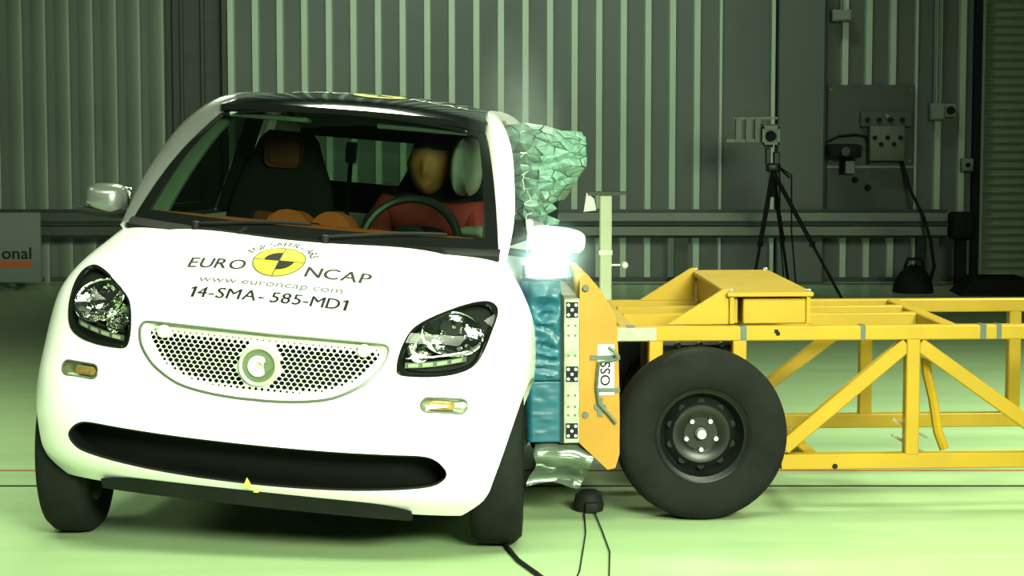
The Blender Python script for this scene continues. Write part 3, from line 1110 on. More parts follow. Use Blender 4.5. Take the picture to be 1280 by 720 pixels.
# ---- headlights
rnd = random.Random(3)
for sx in (-1, 1):
    ol = LAMP if sx > 0 else mir(LAMP)
    c = (LAMP_C[0] * sx, LAMP_C[1])
    hl = conform(ol, c, lambda s: .035 + .028 * (1 - s), 8).build('headlight', 'plastic', car, B)
    hl['label'] = 'headlight with dark housing, %s side of the picture' % ('right' if sx > 0 else 'left')
    # black rim
    n = len(ol)
    lev = [(1.0, -.002), (.985, -.006), (.93, -.003), (.88, .012), (.86, .04)]
    vs = []
    for t, d in lev:
        vs += [(c[0] + (x - c[0]) * t, S(c[0] + (x - c[0]) * t, c[1] + (z - c[1]) * t) + d, c[1] + (z - c[1]) * t) for x, z in ol]
    MB().add(vs, [(k * n + i, k * n + (i + 1) % n, (k + 1) * n + (i + 1) % n, (k + 1) * n + i) for k in range(len(lev) - 1) for i in range(n)]) \
        .build('lamp_bezel', 'roof', hl, B, 60)
    # main reflector bowl, faceted
    rc = (sx * .597, .772)
    RO = [(rc[0] + sx * .088 * math.cos(t) * (1 + .10 * math.cos(2 * t + .9)), rc[1] + .072 * math.sin(t) * (1 + .10 * math.cos(2 * t + .9)))
          for t in np.linspace(0, 2 * math.pi, 36, endpoint=False)]
    y_rim = lambda x, z: S(x, z) + .012
    m = MB().rings(RO, rc, lambda x, z, s: (x, y_rim(x, z) + .050 * (1 - s * s), z), 5)
    m.build('reflector_bowl', 'chrome', hl, B, 0)
    MB().tube([(x, y_rim(x, z), z) for x, z in RO + RO[:1]], .0035, 6, False).build('reflector_rim', 'chrome', hl, B)
    # facets and projector in the bowl
    for k in range(26):
        a, rr = rnd.uniform(0, 6.28), math.sqrt(rnd.uniform(.03, .9))
        x, z = rc[0] + .078 * rr * math.cos(a), rc[1] + .062 * rr * math.sin(a)
        s_ = rnd.uniform(.007, .014)
        y = y_rim(x, z) + .042 * (1 - rr * rr) - .008
        q = [Vector((rnd.uniform(-1, 1), rnd.uniform(-.6, .6), rnd.uniform(-1, 1))).normalized() * s_ for _ in range(4)]
        MB().add([(x + p.x, y + p.y * .5, z + p.z) for p in q], [(0, 1, 2), (0, 2, 3), (0, 3, 1), (1, 3, 2)]).build('reflector_facet', 'chrome', hl, B, 0)
    # inner small bowl
    rc2 = (sx * .508, .727)
    R2 = [(rc2[0] + sx * .042 * math.cos(t), rc2[1] + .048 * math.sin(t)) for t in np.linspace(0, 2 * math.pi, 24, endpoint=False)]
    MB().rings(R2, rc2, lambda x, z, s: (x, S(x, z) + .016 + .035 * (1 - s * s), z), 4).build('inner_reflector', 'chrome', hl, B, 0)
    MB().lathe([(.014, -.01), (.014, .02)], 12, 'y', (rc2[0], S(*rc2) + .03, rc2[1])).build('bulb_cover', 'chrome', hl, B)
    # daylight strip: base and cells
    m = MB()
    zc = lambda u: .668 + .012 * u + .020 * u * u
    xs = lambda u: sx * (.468 + .185 * u)
    m.grid(16, 1, lambda u, v: (xs(u), S(xs(u), zc(u)) + .010, zc(u) - .009 + .018 * v))
    m.build('daylight_strip', 'trimgrey', hl, B)
    for k in range(4):
        u0, u1 = .06 + .235 * k, .06 + .235 * k + .17
        m = MB()
        m.grid(4, 1, lambda u, v: (xs(u0 + (u1 - u0) * u), S(xs(u0), zc(u0)) + .003 + (S(xs(u1), zc(u1)) - S(xs(u0), zc(u0))) * u,
                                   zc(u0 + (u1 - u0) * u) - .006 + .012 * v))
        m.build('daylight_cell', 'drl', hl, B)
    m = MB()
    m.tube([(xs(u), S(xs(u), zc(u) + .022) + .006, zc(u) + .022) for u in np.linspace(0, 1, 14)], .0035, 6).build('chrome_line', 'chrome', hl, B)
    conform(ol, c, lambda s: -.004 - .004 * (1 - s * s), 10).build('lamp_lens', 'lens', hl, B, 60)

# ---- indicators
for sx in (-1, 1):
    ol = IND if sx > 0 else mir(IND)
    c = (sx * .607, .553)
    ind = conform(ol, c, lambda s: .004 + .012 * (1 - s * s), 5).build('indicator', 'indbase', car, B)
    MB().tube([(x, S(x, z) - .001, z) for x, z in ol + ol[:1]], .0035, 6, False).build('indicator_rim', 'trimgrey', ind, B)
    a0 = -.035 if sx > 0 else .0
    am = pill(sx * (.600 if sx > 0 else .585), .553, .040, .014, 6)
    conform(am, (sx * (.600 if sx > 0 else .585), .553), lambda s: .001 - .003 * (1 - s * s), 4).build('bulb', 'amber', ind, B)
    conform(ol, c, lambda s: -.002 - .003 * (1 - s * s), 5).build('indicator_lens', 'lens', ind, B)


# ---- lettering and emblem on the bonnet (plan x, y on the bonnet)
def on_hood(x, y, lift=.0022):
    z = hoodz(x, y)
    return (x, y - lift * .5, z + lift)


def glyph_row(body, x0, x1, h):
    """characters set one by one; the figure one gets its flag"""
    pen, vs, fs = 0.0, [], []
    for ch in body:
        if ch == ' ':
            pen += .22
            continue
        if ch == '1':
            gvs, gfs = [(.14, 0), (.26, 0), (.26, .7), (.17, .7), (.02, .60), (.02, .50), (.14, .57)], [(0, 1, 2, 3, 6), (3, 4, 5, 6)]
        else:
            gvs, gfs = text_mesh(ch)
        a = min(v[0] for v in gvs)
        w = max(v[0] for v in gvs) - a
        for dx in (0.0, .028):
            o_ = len(vs)
            vs += [(pen + v[0] - a + dx, v[1]) for v in gvs]
            fs += [tuple(i + o_ for i in f) for f in gfs]
        pen += w + .11
    k = (x1 - x0) / (pen - .11)
    return [(x0 + v[0] * k, v[1] / .7 * h) for v in vs], fs


def hood_text(body, x0, x1, y0, h, material, name, bold=0.0):
    vs, fs = text_fit(body, x0, x1, 0, h) if not bold else glyph_row(body, x0, x1, h)
    m = MB().add([on_hood(x, y0 + y) for x, y in vs], fs)
    o = link(name, m.mesh(name, B, 0, fix=False), material, bonnet)
    return o


hood_text('EURO', -.332, -.140, .300, .056, 'inkgrey', 'decal_lettering', .01)
hood_text('NCAP', .070, .290, .292, .056, 'inkgrey', 'decal_lettering', .01)
hood_text('www.euroncap.com', -.270, .218, .226, .030, 'inklight', 'decal_lettering')
hood_text('14-SMA- 585-MD1', -.280, .248, .158, .043, 'ink', 'decal_lettering', .012)
EC, ER = (-.035, .366), .090


def disc(cx, cy, r0, r1, a0, a1, lift, material, name):
    m = MB()
    n = max(8, int((a1 - a0) / 8))
    m.grid(n, 3, lambda u, v: on_hood(cx + (r0 + (r1 - r0) * v) * math.cos(math.radians(a0 + (a1 - a0) * u)),
                                      cy + (r0 + (r1 - r0) * v) * math.sin(math.radians(a0 + (a1 - a0) * u)), lift))
    return link(name, m.mesh(name, B, 0, fix=False), material, bonnet)


disc(*EC, .0005, ER, 0, 360, .0022, 'decalyel', 'emblem_disc')
disc(*EC, ER - .005, ER, 0, 360, .0032, 'decalrim', 'emblem_rim')
disc(*EC, .0005, .052, 90, 180, .0036, 'ink', 'emblem_quarter')
disc(*EC, .0005, .052, 270, 360, .0036, 'ink', 'emblem_quarter')
for dx, dy in ((1, 0), (0, 1)):
    m = MB()
    m.grid(16, 1, lambda u, v: on_hood(EC[0] + dx * (u - .5) * 2 * ER + dy * (v - .5) * .005, EC[1] + dy * (u - .5) * 2 * ER + dx * (v - .5) * .005, .0034))
    link('emblem_cross', m.mesh('emblem_cross', B, 0, fix=False), 'decalrim', bonnet)
# arc lettering
phrase = 'FOR SAFER CARS'
k = .029 / .7
glyphs, pen = [], 0.0
for ch in phrase:
    if ch == ' ':
        pen += .30
        continue
    vs, fs = text_mesh(ch)
    a0_ = min(v[0] for v in vs)
    w_ = max(v[0] for v in vs) - a0_
    glyphs.append(([(v[0] - a0_ - w_ / 2, v[1]) for v in vs], fs, pen + w_ / 2))
    pen += w_ + .13
pen -= .13
for gvs, fs, mid in glyphs:
    ang = math.radians(160 - 142 * mid / pen)
    pts = []
    for a, b in gvs:
        u, r = a * k * .95, .102 + b * k
        pts.append(on_hood(EC[0] + r * math.cos(ang) + u * math.sin(ang), EC[1] + r * math.sin(ang) - u * math.cos(ang), .004))
    m = MB().add(pts, fs)
    m.add([(p[0] + .0018, p[1], p[2]) for p in pts], fs)
    link('decal_letter', m.mesh('decal_letter', B, 0, fix=False), 'ink', bonnet)


# ---- greenhouse
WB = lambda u: (.655 * u, .545 + .145 * abs(u) ** 2.2, 1.008 + .014 * abs(u) ** 2)         # screen foot, u in -1..1
WT = lambda u: (.505 * u, 1.10 + .085 * abs(u) ** 2.2, 1.462 - .048 * abs(u) ** 2.4)        # screen head


def screen(u, v, off=0):
    a, b = WB(u), WT(u)
    bul = math.sin(math.pi * v) * .6
    return (lerp(a[0], b[0], v) + .012 * bul * u, lerp(a[1], b[1], v) - .035 * bul + off * .75, lerp(a[2], b[2], v) + .035 * bul - off * .65)


MB().slab(28, 14, lambda u, v: screen(u * 2 - 1, v), lambda u, v: screen(u * 2 - 1, v, .006)).build('windscreen', 'wind', car, B)
wind = bpy.data.objects['windscreen']
# black printed border on the glass
m = MB()
m.grid(28, 2, lambda u, v: screen(u * 2 - 1, v * .085, -.002))
m.grid(28, 2, lambda u, v: screen(u * 2 - 1, .955 + v * .045, -.002))
for s_ in (-1, 1):
    m.grid(2, 16, lambda u, v: screen(s_ * (.935 + .065 * u), v, -.002))
m.build('glass_border', 'roof', wind, B)
# cowl strip
m = MB()
m.slab(30, 3, lambda u, v: (lambda p: (p[0] * 1.01, p[1] - .045 + .05 * v, p[2] - .012 + .022 * v))(WB(u * 2 - 1)),
       lambda u, v: (lambda p: (p[0] * 1.01, p[1] - .03 + .05 * v, p[2] - .06 + .02 * v))(WB(u * 2 - 1)))
m.build('cowl_panel', 'plastic', car, B)
# wipers
for u0, u1, v1 in ((-.62, .02, .075), (.10, .74, .07)):
    pts = [screen(lerp(u0, u1, t), .02 + v1 * math.sin(t * 1.6), -.012) for t in np.linspace(0, 1, 10)]
    w = MB().tube(pts, .007, 6).build('wiper', 'plastic', car, B)
    a = screen(u0 + .02, .0, -.02)
    MB().lathe([(.014, -.01), (.014, .012), (.008, .016)], 12, 'z', a).build('wiper_pivot', 'plastic', w, B)
MB().tube([screen(-.35, -.01, -.02), screen(-.31, .02, -.028)], .006, 6).build('washer_jet', 'plastic', car, B)

# pillars
RAILS = {}
for sx in (-1, 1):
    outer = [(.690, .66, 1.00), (.684, .80, 1.12), (.660, .92, 1.235), (.622, 1.06, 1.355), (.578, 1.18, 1.430), (.545, 1.30, 1.462), (.525, 1.55, 1.472),
             (.520, 1.90, 1.468), (.520, 2.20, 1.440), (.525, 2.36, 1.39)]
    inner = [(.640, .685, 1.012), (.622, .80, 1.115), (.590, .93, 1.240), (.548, 1.08, 1.368), (.508, 1.20, 1.448), (.485, 1.32, 1.487), (.470, 1.55, 1.504),
             (.465, 1.90, 1.502), (.460, 2.20, 1.478), (.460, 2.38, 1.43)]
    def cm(P, t):
        n_ = len(P) - 1
        x = t * n_
        i = min(int(x), n_ - 1)
        f = x - i
        p0, p1, p2, p3 = [np.array(P[min(max(i + k, 0), n_)]) for k in (-1, 0, 1, 2)]
        return 0.5 * ((2 * p1) + (-p0 + p2) * f + (2 * p0 - 5 * p1 + 4 * p2 - p3) * f * f + (-p0 + 3 * p1 - 3 * p2 + p3) * f ** 3)
    def pil(u, v, d=0.0):
        a, b = cm(outer, u), cm(inner, u)
        p = a + (b - a) * v
        bul = math.sin(math.pi * v) * .012
        nrm = np.array([.55, -.35, .75])
        p = p + nrm * (bul - d)
        x = p[0]
        if sx > 0:
            x -= .02 * sstep(1.2, 1.6, p[1])
        return (sx * x, p[1], p[2])
    ap = MB().slab(54, 6, lambda u, v: pil(u, v), lambda u, v: pil(u, v, .03)).build('roof_pillar', 'paint' if sx > 0 else 'paint_shaded', car, B, 50)  # left pillar greyed: its weaker light is painted in
    # inner trim of the front pillar
    m = MB()
    m.slab(24, 3, lambda u, v: (lambda p: (p[0] - sx * (.010 + .066 * v), p[1] + .045 + .03 * v, p[2] - .028))(pil(u * .46, .75)),
           lambda u, v: (lambda p: (p[0] - sx * (.010 + .066 * v), p[1] + .06 + .03 * v, p[2] - .036))(pil(u * .46, .75)))
    m.build('pillar_trim', 'trim', car, B)
    RAILS[sx] = pil

# roof
def roof(u, v, d=0.0):
    """u across -1..1, v from screen head to tail"""
    front = WT(u)
    hw = .47 + .03 * (1 - v)
    y = lerp(front[1] - .012, 2.40 - .05 * abs(u) ** 2, v)
    crown = 1.458 + .076 * (1 - math.exp(-(y - 1.07) / .15)) - .10 * sstep(1.8, 2.45, y) ** 1.2
    z = crown - (.048 if v > 0 else .048) * abs(u) ** 2.4
    return (u * hw * (1.0 if v > .08 else 1.0), y, z - d)


MB().slab(30, 36, lambda u, v: roof(u * 2 - 1, v), lambda u, v: roof(u * 2 - 1, v, .022)).build('roof_panel', 'roof', car, B, 60)
roofo = bpy.data.objects['roof_panel']
MB().slab(20, 16, lambda u, v: roof((u * 2 - 1) * .93, .03 + v * .93, .030), lambda u, v: roof((u * 2 - 1) * .93, .03 + v * .93, .036)) \
    .build('headliner', 'trim', car, B, 60)
# roof emblem seen edge-on
def on_roof(x, y, lift=.002):
    u = x / .485
    v = (y - 1.10) / 1.3
    p = roof(u, v)
    return (p[0], p[1], p[2] + lift)


for r0, r1, a0, a1, mt_, lift, nm in ((.0005, .10, 0, 360, 'decalyel', .002, 'roof_emblem'), (.0005, .058, 90, 180, 'ink', .003, 'roof_emblem_quarter'),
                                      (.0005, .058, 270, 360, 'ink', .003, 'roof_emblem_quarter')):
    m = MB()
    m.grid(36, 3, lambda u, v: on_roof(.05 + (r0 + (r1 - r0) * v) * math.cos(math.radians(a0 + (a1 - a0) * u)),
                                       1.40 + (r0 + (r1 - r0) * v) * math.sin(math.radians(a0 + (a1 - a0) * u)), lift))
    link(nm, m.mesh(nm, B, 0, fix=False), mt_, roofo)
for txt, x0, x1 in (('EURO', -.28, -.07), ('NCAP', .17, .38)):
    vs, fs = text_fit(txt, x0, x1, 0, .08)
    link('roof_lettering', MB().add([on_roof(x, 1.36 + y) for x, y in vs], fs).mesh('roof_lettering', B, 0, fix=False), 'whitep', roofo)

# rear body above the belt: corner pillars, tailgate glass
for sx in (-1, 1):
    m = MB()
    m.slab(10, 8, lambda u, v: (sx * (lerp(.66 - (.06 if sx > 0 else 0), .52, v) - .02 * u), lerp(2.05, 2.55, u) - .14 * v * u, lerp(1.0, 1.45, v)),
           lambda u, v: (sx * (lerp(.63 - (.06 if sx > 0 else 0), .49, v) - .02 * u), lerp(2.05, 2.53, u) - .14 * v * u, lerp(1.0, 1.44, v)))
    m.build('rear_pillar', 'paint', car, B)
    MB().beam((sx * (.63 - (.07 if sx > 0 else 0)), 1.78, 1.0), (sx * .51, 1.76, 1.45), .05, .09).build('door_pillar', 'plastic', car, B)
MB().slab(16, 8, lambda u, v: ((u - .5) * lerp(1.16, .96, v), lerp(2.58, 2.40, v) + .04 * (1 - (2 * u - 1) ** 2), lerp(1.14, 1.345, v)),
          lambda u, v: ((u - .5) * lerp(1.16, .96, v), lerp(2.58, 2.40, v) + .04 * (1 - (2 * u - 1) ** 2) - .005, lerp(1.14, 1.345, v))) \
    .build('rear_window', 'rearglass', car, B)
MB().slab(16, 4, lambda u, v: ((u - .5) * 1.24, lerp(2.60, 2.585, v) + .04 * (1 - (2 * u - 1) ** 2), lerp(.98, 1.15, v)),
          lambda u, v: ((u - .5) * 1.24, lerp(2.57, 2.555, v) + .04 * (1 - (2 * u - 1) ** 2), lerp(.98, 1.15, v))).build('tailgate_rim', 'plastic', car, B)
MB().slab(16, 4, lambda u, v: ((u - .5) * lerp(1.06, .96, v), lerp(2.47, 2.40, v) + .04 * (1 - (2 * u - 1) ** 2), lerp(1.34, 1.46, v)),
          lambda u, v: ((u - .5) * lerp(1.06, .96, v), lerp(2.44, 2.37, v) + .04 * (1 - (2 * u - 1) ** 2), lerp(1.34, 1.45, v))).build('tailgate_header', 'plastic', car, B)
# intact door window on the far side
MB().slab(12, 8, lambda u, v: (-lerp(.668, .535, v), lerp(lerp(.82, 1.20, v), 1.74, u), lerp(1.015, 1.455, v)),
          lambda u, v: (-lerp(.663, .53, v), lerp(lerp(.82, 1.20, v), 1.74, u), lerp(1.015, 1.455, v))).build('door_window', 'sideglass', car, B)
MB().beam((-.665, .98, 1.01), (-.60, 1.10, 1.36), .02, .02).build('window_post', 'steel', car, B)
# belt capping so the shell top is closed beside the cabin
for sx in (-1, 1):
    m = MB()
    xi = .59 if sx < 0 else .50
    def cap_out(u, sx=sx):
        y = lerp(.70, 2.50, u)
        return (.684 - dent(1 if sx > 0 else -1, y, 1.02))
    m.slab(30, 2, lambda u, v: (sx * lerp(cap_out(u), xi + .02, v), lerp(.70, 2.50, u), 1.024), lambda u, v: (sx * lerp(cap_out(u), xi + .02, v), lerp(.70, 2.50, u), 1.012))
    m.build('door_capping', 'plastic', car, B)

# ---- door mirrors
for sx in (-1, 1):
    cx_, cy_, cz_ = sx * .825, .90, (1.075 if sx < 0 else 1.062)
    m = MB()
    def mir_pt(u, v, cx_=cx_, cy_=cy_, cz_=cz_, sx=sx):
        th, ph = 2 * math.pi * u, math.pi * v
        ex = lambda t, p: math.copysign(abs(t) ** p, t)
        x = ex(math.cos(th), .6) * ex(math.sin(ph), .7)
        z = ex(math.sin(th), .6) * ex(math.sin(ph), .7)
        y = -math.cos(ph)
        wq = .105 if sx > 0 else .078
        return (cx_ + x * wq, cy_ + y * (.075 if y < 0 else .05), cz_ + z * (.056 - .010 * x * sx) + .006 * x * sx)
    m.grid(32, 14, mir_pt)
    mo = m.build('door_mirror', 'paint' if sx > 0 else 'paint_shaded', car, B, 70)  # left mirror greyed the same way, shade put into the paint
    MB().rbox((cx_ - .075, cy_ + .045, cz_ - .045), (cx_ + .075, cy_ + .055, cz_ + .045), .004, 2).build('mirror_glass', 'chrome', mo, B)
    MB().beam((sx * .66, cy_ + .02, cz_ - .05), (cx_ - sx * .02, cy_, cz_ - .055), .05, .025, .006).build('mirror_arm', 'plastic', mo, B)
    m = MB()
    m.tube([(cx_ + t * .09, cy_ - .045, cz_ - .050 + .004 * abs(t)) for t in np.linspace(-1, 1, 9)], .015, 8).build('mirror_base_strip', 'plastic', mo, B)


# ---- cabin
dash = MB()
dash.slab(30, 10, lambda u, v: ((u - .5) * 1.22, lerp(.66, 1.02, v), 1.020 + .030 * math.sin(math.pi * min(1, v * 1.2)) - .22 * sstep(.75, 1, v)),
          lambda u, v: ((u - .5) * 1.22, lerp(.66, 1.0, v), .62 + .1 * v)).build('dashboard', 'seat', car, B)
dsh = bpy.data.objects['dashboard']
MB().slab(40, 3, lambda u, v: (lerp(-.57, .56, u), .70 + .05 * v - .05 * math.sin(math.pi * u), 1.052 + .010 * math.sin(math.pi * v)),
          lambda u, v: (lerp(-.57, .56, u), .70 + .05 * v - .05 * math.sin(math.pi * u), 1.035)).build('dash_edge', 'dashorange', dsh, B)


def hump(cx, cy, w, h, name):
    m = MB()
    m.slab(24, 8, lambda u, v: (cx + (u - .5) * w * (1 - .10 * v), cy + .16 * v, 1.03 + (h * math.sin(math.pi * min(1, max(0, u))) ** .55) * (1 - .15 * v)),
           lambda u, v: (cx + (u - .5) * w, cy + .16 * v, 1.01))
    return m.build(name, 'dashorange', dsh, B)


hump(-.145, .88, .17, .065, 'dash_hump')
hump(.015, .88, .16, .070, 'dash_hump')
MB().rbox((-.11, .86, 1.025), (-.02, .885, 1.055), .008, 2).build('vent', 'seat', dsh, B)
# steering wheel
sw = MB()
swc = Vector((.275, 1.04, 1.00))
ux, uz = Vector((1, 0, 0)), Vector((0, .42, .907))
sw.tube([swc + ux * .178 * math.cos(t) + uz * .178 * math.sin(t) for t in np.linspace(0, 2 * math.pi, 41)], .016, 8, False)
swo = sw.build('steering_wheel', 'trim', car, B)
bpy.data.objects['steering_wheel'].data.materials[0] = mat('wheel_leather', (0.02, 0.024, 0.02), 0.45, var=0.1)
MB().lathe([(.001, -.035), (.05, -.03), (.07, -.01), (.07, .02), (.001, .02)], 24, 'y', swc).build('wheel_hub', 'seat', swo, B)
for a in (-20, 200, 270):
    t = math.radians(a)
    MB().beam(swc, swc + ux * .17 * math.cos(t) + uz * .17 * math.sin(t), .03, .016).build('spoke', 'seat', swo, B)
MB().tube([swc + Vector((0, .02, -.01)), swc + Vector((0, -.25, -.12))], .03, 10).build('column', 'seat', swo, B)


def seat(cx, insert):
    st = MB().rbox((cx - .235, 1.20, .52), (cx + .235, 1.72, .68), .05, 4).build('seat', 'seat', car, B)
    m = MB()
    def back(u, v, f=1):
        w = .225 - .03 * sstep(.45, .75, v) - .075 * sstep(.66, .98, v)
        z = .62 + .74 * v
        th = u * 2 * math.pi
        ex = lambda t, p: math.copysign(abs(t) ** p, t)
        r = 1 - .85 * sstep(.94, 1, v)
        return (cx + ex(math.cos(th), .6) * w * (1 - .25 * sstep(.94, 1, v)), 1.66 + .12 * v + ex(math.sin(th), .6) * .06 * r, z - .0)
    m.grid(32, 20, back)
    m.build('seat_back', 'seat', st, B, 60)
    if insert:
        MB().rbox((cx - .075, 1.685, 1.215), (cx + .075, 1.712, 1.345), .035, 4).build('headrest_insert', 'seatorange', st, B)
        MB().rbox((cx - .11, 1.66, .80), (cx + .11, 1.69, 1.05), .03, 3).build('seat_insert', 'seatorange', st, B)
    return st


seat(-.38, True)
seat(.26, False)
# cabin odds: visors, rear shelf, small camera, curtain airbag
for x0, x1 in ((-.46, -.16), (.10, .44)):
    MB().rbox((x0, 1.14, 1.405), (x1, 1.22, 1.425), .008, 2).build('sun_visor', 'trim', car, B)
MB().box((-.56, 2.0, .80), (.50, 2.52, .84)).build('parcel_shelf', 'seat', car, B, 0)
oc = MB().rbox((-.245, 2.20, 1.24), (-.205, 2.26, 1.33), .006, 1).build('onboard_camera', 'box', car, B)
MB().tube([(-.225, 2.23, .84), (-.225, 2.23, 1.25)], .010, 8).build('camera_stalk', 'seat', oc, B)
m = MB()
def bagp(u, v):
    th, ph = 2 * math.pi * u, math.pi * v
    ex = lambda t, p: math.copysign(abs(t) ** p, t)
    return (.395 + .055 * ex(math.cos(th), .8) * ex(math.sin(ph), .6), 1.46 + .17 * ex(math.sin(th), .8) * ex(math.sin(ph), .6) + .01 * math.sin(7 * th),
            1.285 - .105 * math.cos(ph) + .006 * math.sin(5 * th + 4 * ph))
m.grid(28, 14, bagp)
m.build('side_airbag', 'airbag', car, B, 70)
m = MB()
m.grid(20, 10, lambda u, v: (.50 + .06 * math.cos(6.283 * u) * math.sin(math.pi * v) ** .7, 1.10 + .05 * math.sin(6.283 * u) * math.sin(math.pi * v) ** .7,
                             1.035 + .045 * (1 - math.cos(math.pi * v)) * .5 + .02 * (.5 - u) ** 2))
m.build('door_airbag', 'airbag', car, B, 70)


# ---- wheels
def tyre_prof(R, w, rim):
    h = w / 2
    return [(rim, -h * .78), (rim + .012, -h * .90), (lerp(rim, R, .45), -h), (lerp(rim, R, .75), -h * .97), (R - .018, -h * .86), (R - .004, -h * .68),
            (R, -h * .35), (R, h * .35), (R - .004, h * .68), (R - .018, h * .86), (lerp(rim, R, .75), h * .97), (lerp(rim, R, .45), h),
            (rim + .012, h * .90), (rim, h * .78)]


def road_wheel(parent, c, R, w, rim, ax, steer, name, face, arch=True):
    """ax 'x' or 'y': axle; face: direction of the visible dish along the axle"""
    rot = Matrix.Rotation(steer, 3, 'Z')
    cv = Vector(c)
    xf = lambda p: rot @ Vector(p) + cv
    h = w / 2
    f = face
    disc_ = [(rim - .002, -h * .80), (rim + .004, -h * .84), (rim + .004, -h * .70), (rim - .014, -h * .62), (rim - .022, -h * .25), (rim * .80, -h * .10),
             (rim * .72, -h * .30), (rim * .62, -h * .42), (rim * .45, -h * .40), (rim * .36, -h * .28), (rim * .15, -h * .28), (rim * .15, h * .5),
             (rim - .03, h * .5), (rim - .002, h * .80)]
    disc_ = [(r, -a * f) for r, a in disc_]
    m = MB().lathe(disc_, 48, ax, cap=False)
    wo = m.build(name, 'rim', parent, xf, 35)
    ty = MB().lathe(tyre_prof(R, w, rim), 64, ax, closed=True).build('tyre', 'rubber', wo, xf, 50)
    hub_y = h * .28 * f
    def on(r, ang, d):
        a, b = r * math.cos(ang), r * math.sin(ang)
        return (d, a, b) if ax == 'x' else (a, d, b)
    hp = [(.001, hub_y + .030 * f), (.016, hub_y + .028 * f), (.021, hub_y + .018 * f), (.023, hub_y)]
    MB().lathe(hp, 20, ax).build('hub_cap', 'steel', wo, xf)
    for k in range(5):
        ang = 2 * math.pi * k / 5 + math.pi / 2 + math.pi
        c0 = on(.056, ang, 0)
        MB().lathe([(.0085, hub_y + .016 * f), (.0085, hub_y - .004 * f)], 6, ax, c0).build('wheel_bolt', 'steel', wo, xf, 0)
    for k in range(10):
        ang = 2 * math.pi * (k + .5) / 10
        c0 = on(rim * .70, ang, h * .315 * f)
        MB().lathe([(.013, 0), (.013, .002 * f)], 10, ax, c0).build('vent_hole', 'black', wo, xf, 0)
    return wo


for sx in (-1, 1):
    xo = -.835 if sx < 0 else .820
    xc = xo - sx * .0875
    road_wheel(car, (xc, .52 - .9, .297), .297, .175, .19, 'x', math.radians(7), 'wheel', sx)
    road_wheel(car, (sx * .70, 2.32 - .9, .297), .297, .175, .19, 'x', 0, 'wheel', sx)
    for y in (.52, 2.32):
        MB().grid(30, 2, lambda u, v: ((sx * lerp(.605, .72, v)), y + .312 * math.cos(math.radians(-12 + 204 * u)), .30 + .312 * math.sin(math.radians(-12 + 204 * u)))) \
            .build('arch_liner', 'darkhole', car, B)
        MB().grid(30, 1, lambda u, v: (sx * .608, y + .312 * v * math.cos(math.radians(-12 + 204 * u)), .30 + .312 * v * math.sin(math.radians(-12 + 204 * u)))) \
            .build('arch_panel', 'darkhole', car, B)
# axle so the underside is not empty
MB().tube([(-.62, -.38, .29), (.66, -.38, .29)], .03, 10).build('front_axle', 'rim', car)
MB().tube([(-.62, 1.42, .29), (.62, 1.42, .29)], .035, 10).build('rear_axle', 'rim', car)

# ================================================================== THE DUMMY
dm = tag(empty('crash_test_dummy', car_world((.26, 1.50, .68)), YAW), 'seated crash test dummy with tan face and red shirt behind the wheel', 'dummy')
DM0 = dm.location.copy()
YI = Matrix.Rotation(-YAW, 3, 'Z')


def D(q):
    return YI @ (car_world(q) - DM0)


def skin_body(name, nodes, edges, material, parent, xf, sub=2):
    me = bpy.data.meshes.new(name)
    me.from_pydata([n[0] for n in nodes], edges, [])
    o = bpy.data.objects.new(name, me)
    COL.objects.link(o)
    md = o.modifiers.new('s', 'SKIN')
    md.use_smooth_shade = True
    o.modifiers.new('u', 'SUBSURF').levels = sub
    for i, n in enumerate(nodes):
        sv = me.skin_vertices[0].data[i]
        r = n[1]
        sv.radius = r if isinstance(r, tuple) else (r, r)
        sv.use_root = i == 0
    dg = bpy.context.evaluated_depsgraph_get()
    me2 = bpy.data.meshes.new_from_object(o.evaluated_get(dg))
    bpy.data.objects.remove(o)
    for v in me2.vertices:
        v.co = xf(v.co)
    return link(name, me2, material, parent)


dn = [((.26, 1.50, .77), (.13, .11)), ((.26, 1.53, .90), (.12, .10)), ((.26, 1.56, 1.02), (.15, .11)), ((.26, 1.56, 1.11), (.12, .09)),
      ((.255, 1.55, 1.17), (.052, .052)), ((.25, 1.53, 1.215), (.055, .06)),
      ((.09, 1.54, 1.10), .060), ((.03, 1.46, .95), .050), ((.07, 1.24, .91), .040), ((.12, 1.10, .98), .030),
      ((.43, 1.54, 1.10), .060), ((.475, 1.45, .96), .050), ((.46, 1.26, .92), .040), ((.42, 1.11, .98), .030),
      ((.17, 1.44, .74), .085), ((.15, 1.05, .76), .065), ((.15, .92, .48), .050), ((.15, .82, .42), .035),
      ((.35, 1.44, .74), .085), ((.37, 1.05, .76), .065), ((.37, .92, .48), .050), ((.37, .82, .42), .035)]
de = [(0, 1), (1, 2), (2, 3), (3, 4), (4, 5), (3, 6), (6, 7), (7, 8), (8, 9), (3, 10), (10, 11), (11, 12), (12, 13),
      (0, 14), (14, 15), (15, 16), (16, 17), (0, 18), (18, 19), (19, 20), (20, 21)]
skin_body('body', dn, de, 'seat', dm, D)
